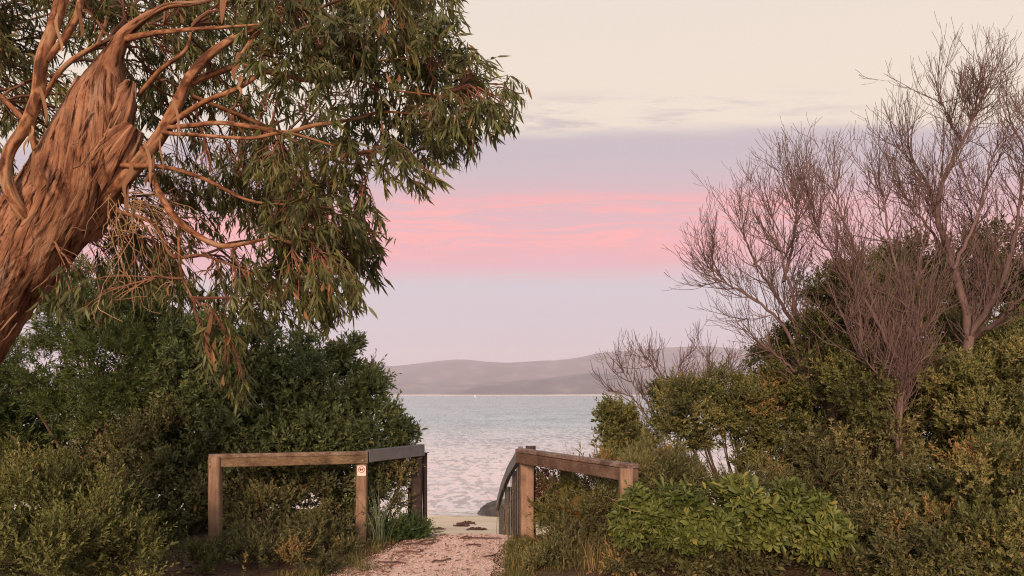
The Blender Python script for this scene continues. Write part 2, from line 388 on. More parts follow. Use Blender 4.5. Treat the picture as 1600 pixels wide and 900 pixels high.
m, nt, out = mat_new('soil')
v1 = noise(nt, mapping(nt, (3, 3, 3)), 1.0, 6); v2 = noise(nt, mapping(nt, (45, 45, 45)), 1.0, 5)
mm = N_(nt, 'ShaderNodeMath', operation='MULTIPLY_ADD'); nt.links.new(v2, mm.inputs[0]); mm.inputs[1].default_value = .6
sc_ = N_(nt, 'ShaderNodeMath', operation='MULTIPLY'); nt.links.new(v1, sc_.inputs[0]); sc_.inputs[1].default_value = .4; nt.links.new(sc_.outputs[0], mm.inputs[2])
pbsdf(nt, out, ramp(nt, mm.outputs[0], [(.35, (.045, .028, .018)), (.5, (.11, .07, .045)), (.65, (.20, .14, .10))]), 0.95, 0.1, bump(nt, v2, 0.8, 0.03))
M['soil'] = m
ac = Acc(); V, Q = grid(np.concatenate([np.linspace(-60, -8, 14)[:-1], np.linspace(-8, 8, 110), np.linspace(8, 60, 14)[1:]]),
                        np.concatenate([np.linspace(-40, 3, 12)[:-1], np.linspace(3, 17.5, 110)]), gz)
ac.add(V, None, Q); tag(ac.build('ground', M['soil'], smooth=True), 'dark leaf-strewn dune soil under the shrubs', kind='structure')

# gravel path
m, nt, out = mat_new('gravel')
vec = mapping(nt, (1, 1, 1))
vo = N_(nt, 'ShaderNodeTexVoronoi'); vo.inputs['Scale'].default_value = 70; nt.links.new(vec, vo.inputs['Vector'])
big = noise(nt, vec, 2.2, 5, 0.6)
sepc = N_(nt, 'ShaderNodeSeparateColor'); nt.links.new(vo.outputs['Color'], sepc.inputs[0])
mm = N_(nt, 'ShaderNodeMath', operation='MULTIPLY_ADD'); nt.links.new(sepc.outputs[0], mm.inputs[0]); mm.inputs[1].default_value = .35
sc_ = N_(nt, 'ShaderNodeMath', operation='MULTIPLY'); nt.links.new(big, sc_.inputs[0]); sc_.inputs[1].default_value = .75; nt.links.new(sc_.outputs[0], mm.inputs[2])
pbsdf(nt, out, ramp(nt, mm.outputs[0], [(.28, (.50, .33, .28)), (.5, (.66, .47, .41)), (.72, (.72, .56, .50))]), 0.9, 0.15, bump(nt, vo.outputs['Distance'], 0.6, 0.01))
M['gravel'] = m
def path_hw(y): return np.interp(y, [-6, 5, 7.05, 8.2, 9.12], [1.1, 1.0, .78, .62, .56])
ys = np.linspace(-5, 9.11, 150); us = np.linspace(-1, 1, 33)
Yg, Ug = np.meshgrid(ys, us, indexing='ij')
wob = 0.16*(fbm(np.stack([Yg*1.7, np.sign(Ug)*5, 0*Yg], -1))-.5)
Xg = path_c(Yg)+Ug*(path_hw(Yg)+wob)
Zg = gz(Xg, Yg)+0.006+0.014*(1-Ug**2)+0.012*(fbm(np.stack([Xg*6, Yg*6, 0*Xg], -1))-.5)-0.02*np.abs(Ug)**6
i = np.arange(Yg.size).reshape(Yg.shape)
ac = Acc(); ac.add(np.stack([Xg, Yg, Zg], -1), None, np.stack([i[:-1, :-1], i[:-1, 1:], i[1:, 1:], i[1:, :-1]], -1).reshape(-1, 4))
tag(ac.build('path', M['gravel'], smooth=True), 'pink gravel path leading to the beach steps', kind='structure')
def path_z(x, y):
    u = np.clip((x-path_c(y))/path_hw(y), -1, 1); return gz(x, y)+0.006+0.014*(1-u**2)
# loose gravel and litter lying on it
n = 17000
gy = rng.uniform(6.0, 9.1, n); gx = path_c(gy)+rng.uniform(-1.02, 1.02, n)*path_hw(gy)
s = rng.uniform(.002, .0055, n)*np.where(rng.random(n) < .06, 1.6, 1)
oc = np.array([[1, 0, 0], [0, 1, 0], [-1, 0, 0], [0, -1, 0], [0, 0, .8], [0, 0, -.8]], float)
oT = np.array([[0, 1, 4], [1, 2, 4], [2, 3, 4], [3, 0, 4]])
V = np.stack([gx, gy, path_z(gx, gy)+s*.3], -1)[:, None, :]+oc[None]*s[:, None, None]*rng.uniform(.7, 1.3, (n, 6, 3))
ac = Acc(); ac.add(V.reshape(-1, 3), (np.arange(n)*6)[:, None, None]+oT[None] if False else ((np.arange(n)*6)[:, None, None]+oT[None]).reshape(-1, 3), None, np.repeat(rng.random(n), 6))
M['pebble'] = m_leaf('pebble', [(0, (.40, .23, .19)), (.5, (.66, .46, .40)), (.9, (.74, .57, .51)), (1, (.80, .69, .63))], 0.0, 0.85, 0.2)
tag(ac.build('gravel', M['pebble'], kind='stuff'), 'loose pink gravel scattered on the path', 'gravel')
n = 2600
gy = rng.uniform(5.8, 9.1, n); off = rng.normal(0, .55, n); off = np.where(rng.random(n) < .6, -np.abs(off)-.25, off)
gx = path_c(gy)+off*path_hw(gy)*1.25
keep = gy < 9.08
gx, gy = gx[keep], gy[keep]; n = len(gx)
gzv = np.where(np.abs(gx-path_c(gy)) < path_hw(gy), path_z(gx, gy), gz(gx, gy)+.01)+.008
th = rng.uniform(0, 6.28, n); dr = np.stack([np.cos(th), np.sin(th), rng.normal(0, .12, n)], -1)
sd = np.stack([-np.sin(th), np.cos(th), rng.normal(0, .25, n)], -1)
ac = Acc(); leaves(ac, np.stack([gx, gy, gzv], -1), dr, sd, rng.uniform(.025, .085, n), rng.uniform(.006, .016, n), 'lance', rng.random(n))
tag(ac.build('leaf_litter', M['litter'], kind='stuff'), 'fallen gum leaves and bark flakes along the path', 'litter')

# beach
m, nt, out = mat_new('sand')
vec = mapping(nt, (1, 1, 1)); v1 = noise(nt, mapping(nt, (.25, .9, 1)), 1.0, 6, .6); v2 = noise(nt, vec, 30, 4)
pbsdf(nt, out, ramp(nt, v1, [(.35, (.58, .46, .32)), (.5, (.68, .55, .40)), (.65, (.74, .61, .46))]), 0.9, 0.2, bump(nt, v2, 0.35, 0.03))
M['sand'] = m
WZ = -2.5                                            # water level
def bz(x, y):
    base = np.interp(y, [12, 16, 22, 27.3, 40, 80, 400], [-2.05, -2.12, -2.24, -2.505, -3.4, -7, -30])
    return base+0.05*(fbm(np.stack([x*.5, y*.9, 0*x], -1))-.5)*(y < 26.5)
ac = Acc(); V, Q = grid(np.concatenate([np.linspace(-400, -25, 12)[:-1], np.linspace(-25, 25, 100), np.linspace(25, 400, 12)[1:]]),
                        np.concatenate([np.linspace(13, 40, 110), np.linspace(40, 400, 8)[1:]]), bz)
ac.add(V, None, Q); tag(ac.build('beach', M['sand'], smooth=True), 'pale sand beach below the steps', kind='structure')

# sea: wavelets by relief on one sheet out to the far shore
m, nt, out = mat_new('sea')
w1 = noise(nt, mapping(nt, (.7, 1.7, 1)), 1.0, 7, .68, .3); w2 = noise(nt, mapping(nt, (.10, .30, 1)), 1.0, 4, .55)
w3 = noise(nt, mapping(nt, (.012, .055, 1)), 1.0, 3, .5)
s1 = N_(nt, 'ShaderNodeMath', operation='MULTIPLY_ADD'); nt.links.new(w2, s1.inputs[0]); s1.inputs[1].default_value = 1.6; nt.links.new(w1, s1.inputs[2])
def slope(vec, k, sx, sy):
    n = N_(nt, 'ShaderNodeTexNoise'); n.inputs['Scale'].default_value = 1.0; n.inputs['Detail'].default_value = k; n.inputs['Roughness'].default_value = .6; nt.links.new(vec, n.inputs['Vector'])
    a = N_(nt, 'ShaderNodeVectorMath', operation='SUBTRACT'); nt.links.new(n.outputs['Color'], a.inputs[0]); a.inputs[1].default_value = (.5, .5, .5)
    b = N_(nt, 'ShaderNodeVectorMath', operation='MULTIPLY'); nt.links.new(a.outputs[0], b.inputs[0]); b.inputs[1].default_value = (sx, sy, 0)
    return b.outputs[0]
def vadd(a, b):
    n = N_(nt, 'ShaderNodeVectorMath', operation='ADD'); nt.links.new(a, n.inputs[0])
    if isinstance(b, tuple): n.inputs[1].default_value = b
    else: nt.links.new(b, n.inputs[1])
    return n.outputs[0]
sl_ = vadd(slope(mapping(nt, (2.6, 1.0, 1)), 4, .34, .60), slope(mapping(nt, (1.1, .42, 1)), 3, .22, .34))
sl_ = vadd(sl_, slope(mapping(nt, (.14, .05, 1)), 4, .08, .24))
nn = N_(nt, 'ShaderNodeVectorMath', operation='NORMALIZE'); nt.links.new(vadd(sl_, (0, 0, 1)), nn.inputs[0])
col = ramp(nt, w3, [(.35, (.20, .44, .46)), (.5, (.25, .50, .51)), (.65, (.31, .55, .55))])
gy_ = N_(nt, 'ShaderNodeSeparateXYZ'); tc_ = N_(nt, 'ShaderNodeTexCoord'); nt.links.new(tc_.outputs['Object'], gy_.inputs[0])
mr = N_(nt, 'ShaderNodeMapRange', interpolation_type='SMOOTHSTEP'); nt.links.new(gy_.outputs[1], mr.inputs[0]); mr.inputs[1].default_value = 24; mr.inputs[2].default_value = 130
shal = N_(nt, 'ShaderNodeMix', data_type='RGBA'); nt.links.new(mr.outputs[0], shal.inputs[0]); shal.inputs[6].default_value = (.74, .66, .62, 1); nt.links.new(col, shal.inputs[7])   # sandy shallows tint, paled: pink sky reflection painted into the base colour
p = pbsdf(nt, out, shal.outputs[2], 0.10, 0.5, nn.outputs[0]); p.inputs['IOR'].default_value = 1.33
M['sea'] = m
def gsx(a, b, k): return np.sign(np.linspace(a, b, k))*np.abs(np.linspace(a, b, k))
xs = np.concatenate([-np.geomspace(20, 30000, 16)[::-1], np.linspace(-19, 19, 90), np.geomspace(20, 30000, 16)])
ysea = np.concatenate([np.linspace(24, 60, 130), np.geomspace(60.5, 200, 60), np.geomspace(205, 40000, 24)])
def seaz(x, y):
    amp = 0.045*smooth(y, 26, 34)*(1-smooth(y, 120, 200))
    w = fbm(np.stack([x*.22, y*.75, 0*x], -1), 4)-.5
    brk = 0.16*np.exp(-((y-29.3-.5*np.sin(x*.35)-1.2*(vnoise(np.stack([x*.25, 0*x, 0*x+3], -1))-.5))/.30)**2)*smooth(vnoise(np.stack([x*.5, 0*x, 0*x], -1)), .1, .5)
    return WZ+amp*2*w+brk
ac = Acc(); V, Q = grid(xs, ysea, seaz); ac.add(V, None, Q)
tag(ac.build('sea', M['sea'], smooth=True), 'pale teal bay water with small ripples', kind='structure')
# foam at the edge
m, nt, out = mat_new('foam')
f1 = noise(nt, mapping(nt, (1.2, 3.5, 1)), 1.0, 6, .7)
p = pbsdf(nt, out, (.82, .78, .76), 0.6, 0.3, bump(nt, f1, 0.6, 0.05))
tr = N_(nt, 'ShaderNodeBsdfTransparent'); mx = N_(nt, 'ShaderNodeMixShader')
fr = ramp(nt, f1, [(.46, (0, 0, 0)), (.60, (1, 1, 1))]); nt.links.new(fr, mx.inputs[0]); nt.links.new(tr.outputs[0], mx.inputs[1]); nt.links.new(p.outputs[0], mx.inputs[2]); nt.links.new(mx.outputs[0], out.inputs[0])
M['foam'] = m
xs = np.linspace(-14, 14, 180); us = np.linspace(0, 1, 14)
Xg, Ug = np.meshgrid(xs, us)
y0 = 27.0+.6*(fbm(np.stack([Xg*.35, 0*Xg, 0*Xg], -1))-.5); y1 = 28.7+.9*(fbm(np.stack([Xg*.4, 0*Xg, 0*Xg+5], -1))-.5)
Yg = y0+(y1-y0)*Ug; Zg = np.maximum(seaz(Xg, Yg), bz(Xg, Yg))+.014+.02*fbm(np.stack([Xg*2, Yg*3, 0*Xg], -1))
i = np.arange(Xg.size).reshape(Xg.shape)
ac = Acc(); ac.add(np.stack([Xg, Yg, Zg], -1), None, np.stack([i[:-1, :-1], i[:-1, 1:], i[1:, 1:], i[1:, :-1]], -1).reshape(-1, 4))
tag(ac.build('surf_foam', M['foam'], smooth=True, kind='stuff'), 'thin white foam where the sea meets the sand', 'foam')

# hills across the bay
m, nt, out = mat_new('hill_forest')
v1 = noise(nt, mapping(nt, (.004, .004, .01)), 1.0, 6, .6)
pbsdf(nt, out, ramp(nt, v1, [(.38, (.024, .022, .018)), (.52, (.058, .050, .038)), (.64, (.14, .112, .088))]), 0.95, 0.1)
M['hill'] = m
def hill(name, prof, d0, depth, label, seed, rough):
    prof = np.array(prof, float); px = np.linspace(prof[0, 0], prof[-1, 0], 260)
    py = np.interp(px, prof[:, 0], prof[:, 1])
    k = np.ones(5)/5; py = np.convolve(np.pad(py, 2, 'edge'), k, 'valid')
    dc = d0+depth*.5
    x = (px-CX)/F*dc; h = np.maximum((HY-py)/F*dc, 4)+CZ-WZ
    h = h*(1+.035*(fbm(np.stack([x*.01, 0*x+seed, 0*x], -1))-.5))
    us = np.linspace(0, 1, 40); X, U = np.meshgrid(x, us); H = np.broadcast_to(h, X.shape)
    Y = d0+depth*U
    base = np.sin(np.clip(U*math.pi, 0, math.pi))**0.85
    rid = fbm(np.stack([X*.0022, Y*.0022, 0*X+seed], -1), 5)-.5
    Z = WZ-2+np.maximum(H*np.minimum(base*(1+rough*rid*np.abs(1-base)*2), 1.0+0*base), 0)
    i = np.arange(X.size).reshape(X.shape)
    ac = Acc(); ac.add(np.stack([X, Y, Z], -1), None, np.stack([i[:-1, :-1], i[:-1, 1:], i[1:, 1:], i[1:, :-1]], -1).reshape(-1, 4))
    tag(ac.build(name, M['hill'], smooth=True), label, kind='structure')
hill('far_hills', [(-700, 612), (-300, 600), (0, 592), (250, 580), (450, 566), (540, 563), (577, 567), (605, 574), (640, 571), (680, 566), (712, 560), (750, 564), (785, 568), (820, 565), (855, 563), (890, 562), (920, 554),
     (960, 549), (1000, 546), (1040, 543), (1090, 540), (1130, 543), (1165, 548), (1230, 560), (1350, 572), (1600, 585), (2000, 604), (2300, 612)], 7000, 3000, 'hazy forested mountain range across the bay', 3.0, 1.2)
hill('foothills', [(-300, 614), (200, 604), (450, 596), (560, 591), (640, 597), (720, 601), (800, 597), (870, 588), (950, 580), (1040, 573), (1120, 570), (1200, 576), (1400, 592), (1800, 612)], 5900, 1300, 'hazy wooded foothills below the mountain range', 14.0, 2.2)
hill('headland', [(690, 616), (722, 612), (740, 603), (770, 597), (800, 596), (830, 592), (870, 589), (900, 584), (925, 582), (950, 584), (990, 590), (1050, 600), (1120, 609), (1200, 616)], 4700, 1200, 'low hazy headland in front of the mountains', 8.0, 2.0)
ac = Acc(); x = np.linspace(-2600, 3200, 120)
zt = 5+5*fbm(np.stack([x*.004, 0*x, 0*x], -1))
ac.add(np.concatenate([np.stack([x, 0*x+4300, 0*x+WZ-.2], -1), np.stack([x, 0*x+4380, WZ+zt*.8], -1), np.stack([x, 0*x+4700, WZ+zt*.8], -1)]), None,
       np.concatenate([np.stack([np.arange(119)+k*120, np.arange(119)+1+k*120, np.arange(119)+121+k*120, np.arange(119)+120+k*120], -1) for k in (0, 1)]))
m, nt, out = mat_new('far_sand'); v1 = noise(nt, mapping(nt, (.01, .01, .01)), 1.0, 3)
pbsdf(nt, out, ramp(nt, v1, [(.3, (.55, .47, .38)), (.7, (.75, .68, .58))]), 0.9, 0.1); M['far_sand'] = m
tag(ac.build('far_beach', M['far_sand'], smooth=True), 'thin pale line of beach along the far shore', kind='structure')

# air between here and the hills
ac = Acc(); x0, x1, y0, y1, z0, z1 = -14000, 14000, -600, 11500, -34, 640
ac.add([[x0, y0, z0], [x1, y0, z0], [x1, y1, z0], [x0, y1, z0], [x0, y0, z1], [x1, y0, z1], [x1, y1, z1], [x0, y1, z1]], None,
       [[0, 3, 2, 1], [4, 5, 6, 7], [0, 1, 5, 4], [1, 2, 6, 5], [2, 3, 7, 6], [3, 0, 4, 7]])
m, nt, out = mat_new('haze')
pv = N_(nt, 'ShaderNodeVolumePrincipled'); pv.inputs['Color'].default_value = (.97, .83, .97, 1); pv.inputs['Density'].default_value = 1.05e-4; pv.inputs['Anisotropy'].default_value = 0.0
nt.links.new(pv.outputs[0], out.inputs['Volume'])
tag(ac.build('haze', m, kind='stuff'), 'pale evening haze over the bay', 'haze')

# ------------------------------------------------------------------ timber fences and the beach stairs
def rounded_box(acc, c0, c1, w, h, up=(0, 0, 1), bev=0.012, segs=8, rough=0.003, seed=0.0, tint=0.5):
    """a beam from c0 to c1 with a rounded, slightly worn section"""
    c0 = np.asarray(c0, float); c1 = np.asarray(c1, float); t = nz(c1-c0); up = np.asarray(up, float)
    s = nz(np.cross(t, up)); u = np.cross(s, t)
    sec = []
    for sx, sy, a0 in ((1, 1, 0), (-1, 1, 90), (-1, -1, 180), (1, -1, 270)):
        for k in range(4):
            a = math.radians(a0+k*30); sec.append((sx*(w/2-bev)+bev*math.cos(a), sy*(h/2-bev)+bev*math.sin(a)))
    sec = np.array(sec); ns = len(sec)
    L = np.linalg.norm(c1-c0); us = np.concatenate([[0, 0.004/L], np.linspace(0.02, .98, segs), [1-0.004/L, 1]])
    sc = np.ones(len(us)); sc[0] = sc[-1] = 1-0.008/min(w, h)
    C = c0[None]+us[:, None]*(c1-c0)[None]
    V = C[:, None, :]+sc[:, None, None]*(sec[None, :, 0:1]*s+sec[None, :, 1:2]*u)
    V = V+(vnoise(V*9+seed)[..., None]-.5)*rough*2*nz(V-C[:, None, :])
    i = np.arange(len(us)*ns).reshape(len(us), ns)
    a = i[:-1]; b = np.roll(a, -1, 1); c = np.roll(i[1:], -1, 1); d = i[1:]
    V = np.concatenate([V.reshape(-1, 3), [c0, c1]]); e0, e1 = len(us)*ns, len(us)*ns+1
    T = np.concatenate([np.stack([np.roll(i[0], -1), i[0], np.full(ns, e0)], -1), np.stack([i[-1], np.roll(i[-1], -1), np.full(ns, e1)], -1)])
    acc.add(V, T, np.stack([a, b, c, d], -1).reshape(-1, 4)[:, ::-1], tint)
def beam(name, c0, c1, w, h, mat, root, **k):
    """one timber, its origin at its start and its local axes along the grain"""
    ac = Acc(); rounded_box(ac, c0, c1, w, h, **k)
    return place(ac.build(name, mat, smooth=False), root)
def post(name, x, y, top, w, mat, root, bottom=None, lean=(0, 0), dpt=None):
    b = gz(x, y)-.25 if bottom is None else bottom
    return beam(name, (x, y, b), (x+lean[0], y+lean[1], top), w, dpt or w, mat, root, up=(0, 1, 0), bev=.026, segs=14, rough=.004, seed=x*7)
D1, D2 = 8.05, 8.72
p1 = P(336, 711, D1); p2 = P(565, 705, D2)
fl = thing('timber_fence', 'brown timber fence with a level rail on two posts and a small sign', 'fence', (p1[0], p1[1], 0))
post('post', p1[0], p1[1], p1[2]-.01, .118, M['post_wood'], fl, lean=(.006, 0))
post('post', p2[0], p2[1], p2[2]-.125, .120, M['post_wood'], fl, lean=(.004, 0))
def along(a, b, t): return np.asarray(a)+(np.asarray(b)-np.asarray(a))*t
ra = np.array([p1[0]-.055, p1[1]-.02, .94]); rb = np.array([p2[0]+.062, p2[1]-.02, .925])
beam('rail', ra+(0, -.002, -.022), rb+(0, -.002, -.022), .098, .092, M['rail_wood'], fl, bev=.008, segs=30, seed=2)
beam('rail_cap', ra+(0, 0, .045), rb+(0, 0, .045), .104, .040, M['cap_wood'], fl, bev=.007, segs=30, seed=5)
for c in (along(ra, rb, .02), along(ra, rb, .975)):
    ac = Acc(); tubes(ac, np.array([[c[0], c[1]-.062, c[2]-.03], [c[0], c[1]-.045, c[2]-.03]]), np.array([.006, .007]), 8); ac.add(np.array([[c[0]+.006*math.cos(q), c[1]-.062, c[2]-.03+.006*math.sin(q)] for q in np.linspace(0, 5.5, 8)]), [[0, k+1, k] for k in range(1, 7)], None)
    place(ac.build('bolt', M['wire']), fl)
# no-dogs sign on the second post
sg = thing('no_dogs_sign', 'small white no dogs sign with red ring on the fence post', 'sign', (p2[0]+.012, p2[1]-.066, .78))
def plate(name, pts, y0, y1, mat, root):
    pts = np.array(pts, float); k = len(pts); c = pts.mean(0)
    V = np.concatenate([np.stack([pts[:, 0], 0*pts[:, 0]+y0, pts[:, 1]], -1), np.stack([pts[:, 0], 0*pts[:, 0]+y1, pts[:, 1]], -1), [[c[0], y0, c[1]], [c[0], y1, c[1]]]])
    j = np.arange(k); n = (j+1) % k
    ac = Acc(); ac.add(V, np.concatenate([np.stack([j, n, 0*j+2*k], -1), np.stack([n+k, j+k, 0*j+2*k+1], -1)]), np.stack([j, j+k, n+k, n], -1))
    return ac.build(name, mat, root)
W2, H2 = .046, .056
plate('plate', [(-W2, -H2+.006), (-W2+.006, -H2), (W2-.006, -H2), (W2, -H2+.006), (W2, H2-.006), (W2-.006, H2), (-W2+.006, H2), (-W2, H2-.006)], -.003, .0, M['sign_white'], sg)
an = np.linspace(0, 2*math.pi, 33)[:-1]
ac = Acc(); rr = (.036, .029); R = np.array([[(r*math.cos(q), y, .012+r*math.sin(q)) for q in an] for r, y in ((rr[0], -.003), (rr[0], -.005), (rr[1], -.005), (rr[1], -.003))])
i = np.arange(4*32).reshape(4, 32); ac.add(R.reshape(-1, 3), None, np.concatenate([np.stack([i[k], np.roll(i[k], -1), np.roll(i[k+1], -1), i[k+1]], -1) for k in range(3)]))
ac.build('ring', M['sign_red'], sg)
q = math.radians(-45); ca, sa = math.cos(q), math.sin(q)
plate('slash', [(x*ca-z*sa, .012+x*sa+z*ca) for x, z in ((-.031, -.0035), (.031, -.0035), (.031, .0035), (-.031, .0035))], -.0062, -.0032, M['sign_red'], sg)
plate('dog_symbol', [(x*.052, .012+z*.052) for x, z in ((-.40, .02), (-.46, .18), (-.40, .20), (-.33, .10), (.16, .10), (.22, .26), (.30, .32), (.33, .22), (.46, .18), (.44, .09), (.32, .06), (.28, -.08),
      (.32, -.34), (.22, -.34), (.18, -.12), (-.20, -.10), (-.26, -.34), (-.36, -.34), (-.32, -.10))], -.0049, -.0031, M['sign_black'], sg)
# right fence
q1 = P(824, 702, 8.9); q2 = P(979, 727, 7.06)
frt = thing('timber_fence', 'weathered brown timber fence rail running down to a post in the green bush', 'fence', (q1[0], q1[1], 0))
post('post', q1[0], q1[1], .93, .150, M['post_wood'], frt, dpt=.13)
post('post', q2[0], q2[1], .955, .120, M['post_wood'], frt, lean=(-.004, 0))
ra = np.array([q1[0]-.085, q1[1]-.05, .93]); rb = np.array([q2[0]+.058, q2[1]-.03, .915])
ax = nz(np.array([rb[0]-ra[0], rb[1]-ra[1], 0]))
beam('rail', ra+(0, 0, -.022), rb+(0, 0, -.022), .108, .112, M['old_rail'], frt, bev=.009, segs=30, seed=12)
beam('rail_cap', ra+(0, 0, .058), rb+(0, 0, .058), .118, .040, M['old_cap'], frt, bev=.008, segs=30, seed=15)
# the stairs: dark posts, grey handrails, treads, wire mesh
st = thing('beach_stairs', 'timber beach stairs with dark posts and grey handrails going down to sand', 'stairs', (XS, 9.12, 0))
def stair_z(y): return -0.33*(np.asarray(y)-9.15)
LP = [P(651, 700, 9.30), P(656, 742, 10.9), P(662, 792, 12.5)]
post('post', LP[0][0], LP[0][1], LP[0][2]-.09, .128, M['dark_wood'], st, bottom=-.4)
post('post', LP[0][0]+.085, LP[0][1]+.10, LP[0][2]-.06, .055, M['dark_wood'], st, bottom=-.4)
for k in (1, 2):
    x, y = -1.27-.13*(k-.2), (10.9, 12.5)[k-1]
    post('post', x, y, stair_z(y)+.92, .09, M['dark_wood'], st, bottom=stair_z(y)-.5)
beam('handrail', (p2[0]+.066, p2[1]-.02, .935), (LP[0][0]+.075, LP[0][1]-.03, LP[0][2]+.035-.055), .075, .135, M['grey_paint'], st, bev=.008, segs=16, rough=.0015)
beam('handrail', (LP[0][0]+.04, LP[0][1]+.06, .93), (-1.36, 12.6, -.11), .05, .13, M['dark_wood'], st, bev=.008, segs=10)
RP = [P(814, 706, 9.02), P(795, 738, 10.0), P(785, 763, 11.0), P(777, 792, 12.3)]
for k in range(3):
    beam('handrail', RP[k], along(RP[k], RP[k+1], .998), .05, .13, M['grey_paint'], st, bev=.008, segs=10, rough=.0015)
post('post', P(829, 697, 9.1)[0], 9.1, P(829, 697, 9.1)[2], .115, M['dark_wood'], st, bottom=-.4)
for k, (dx_, yy) in enumerate(((.07, 9.55), (.08, 10.0), (.08, 11.0), (.07, 12.25))):
    xx = np.interp(yy, [r[1] for r in RP], [r[0] for r in RP])+dx_; zz = np.interp(yy, [r[1] for r in RP], [r[2] for r in RP])
    post('post', xx, yy, zz+.02, .09, M['dark_wood'], st, bottom=stair_z(yy)-.5)
for k in range(3):       # wire mesh panels under the right rail
    ac = Acc(); A, B = RP[k]+(.02, 0, -.07), RP[k+1]+(.02, 0, -.07); low_ = .86
    C = []
    for t in np.linspace(0.02, .98, 6): c = along(A, B, t); C.append([c, c+(0, 0, -low_)])
    for t in np.linspace(.02, .98, 7): C.append([A+(0, 0, -low_*t), B+(0, 0, -low_*t)])
    tubes(ac, np.array(C), np.full((len(C), 2), .0019), 4); place(ac.build('wire_mesh', M['wire']), st)
for k in range(11):
    y = 9.16+.30*k; x = XS-.09*(y-9.1); z = -.012-.105*k*1.0 if k else -.042
    beam('edge_board' if k == 0 else 'tread', (x-.60, y, z), (x+.60, y, z), .06 if k == 0 else .27, .09 if k == 0 else .045, M['dark_wood'], st, bev=.006, segs=8)
for sx in (-.63, .63):
    beam('stringer', (XS+sx-.01, 9.25, -.18), (XS+sx-.28, 12.4, -1.28), .045, .22, M['dark_wood'], st, bev=.006, segs=8)

# ------------------------------------------------------------------ things on the beach and the bay
def boulder(name, c, r, label, cat, mat, seed):
    nu, nv = 40, 20; U, Vv = np.meshgrid(np.linspace(0, 2*math.pi, nu, endpoint=False), np.linspace(-.25, math.pi/2, nv))
    D = np.stack([np.cos(Vv)*np.cos(U), np.cos(Vv)*np.sin(U), np.sin(Vv)], -1)
    R = 1+.16*(fbm(D*1.8+seed, 4)-.5)+.04*(fbm(D*9+seed, 3)-.5)
    V = D*R[..., None]*np.array(r)
    i = np.arange(nu*nv).reshape(nv, nu); a = i[:-1]; b = np.roll(a, -1, 1); d = i[1:]; cc = np.roll(d, -1, 1)
    ac = Acc(); ac.add(V.reshape(-1, 3), None, np.stack([a, b, cc, d], -1).reshape(-1, 4))
    o = ac.build(name, mat, smooth=True); o.location = c; return tag(o, label, cat)
m, nt, out = mat_new('rock'); v1 = noise(nt, mapping(nt, (4, 4, 4)), 1.0, 7, .65)
pbsdf(nt, out, ramp(nt, v1, [(.35, (.045, .037, .035)), (.55, (.10, .085, .08)), (.7, (.16, .13, .12))]), 0.7, 0.3, bump(nt, v1, .7, .05)); M['rock'] = m
boulder('beach_rock', (.08, 27.6, -2.58), (1.25, .95, .64), 'smooth dark boulder at the edge of the surf', 'rock', M['rock'], 4.2)
m, nt, out = mat_new('seaweed'); v1 = noise(nt, mapping(nt, (20, 20, 20)), 1.0, 4)
pbsdf(nt, out, ramp(nt, v1, [(.3, (.07, .025, .018)), (.7, (.22, .11, .075))]), 0.6, 0.3); M['seaweed'] = m
def weed(px, py, wpx, hpx, label):
    d = F*(CZ+2.27)/(py-HY); c = P(px, py, d); c[2] = float(bz(c[0], c[1])); w = wpx*d/F/2; h = hpx*d/F*1.3
    ac = Acc(); n = 70
    b = np.stack([c[0]+rng.normal(0, w*.42, n).clip(-w, w), c[1]+rng.normal(0, w*.22, n), np.full(n, c[2])], -1)
    th = rng.normal(0, .5, n)+np.where(rng.random(n) < .5, 0, math.pi)
    ln = rng.uniform(.15, .5, n)*w
    k = np.linspace(0, 1, 6)
    C = b[:, None, :]+np.stack([np.cos(th)[:, None]*ln[:, None]*(k-.5), np.sin(th)[:, None]*ln[:, None]*(k-.5)*.6, h*rng.uniform(.15, .7, n)[:, None]*np.sin(k*math.pi)*np.exp(-((b[:, 0]-c[0])/w*1.6)**2)[:, None]+.01], -1)
    C = C+rng.normal(0, .008, C.shape)
    tubes(ac, C, np.full((n, 6), h*.16)*np.array([.3, .8, 1, 1, .8, .3]), 5, rng.random(n))
    nu = 24; q = np.arange(nu)*2*math.pi/nu; rings = []
    for s_, zz in ((.95, 0), (.75, .30), (.45, .5), (.15, .58)):
        rad = s_*(1+.3*(vnoise(np.stack([np.cos(q)*2+px, np.sin(q)*2, q*0], -1))-.5))
        rings.append(np.stack([c[0]+np.cos(q)*rad*w, c[1]+np.sin(q)*rad*w*.35, c[2]-.01+h*zz*(.6+.8*vnoise(np.stack([np.cos(q)*3+px, np.sin(q)*3, q*0+zz], -1)))], -1))
    V = np.array(rings).reshape(-1, 3); i = np.arange(4*nu).reshape(4, nu)
    ac.add(V, None, np.concatenate([np.stack([i[k_], np.roll(i[k_], -1), np.roll(i[k_+1], -1), i[k_+1]], -1) for k_ in range(3)]))
    o = ac.build('seaweed_clump', M['seaweed'], origin=c); tag(o, label, 'seaweed', 'seaweed washed up on the sand')
weed(730, 813, 30, 4.5, 'dark seaweed heap on the sand, closest to the boulder')
weed(721, 818, 26, 5, 'dark seaweed heap with a peaked end just below the highest heap')
weed(745, 826, 36, 4, 'flat wide strip of reddish seaweed beside the stair posts')
weed(686, 825, 20, 2.8, 'small thin streak of seaweed on sand by the dark post')
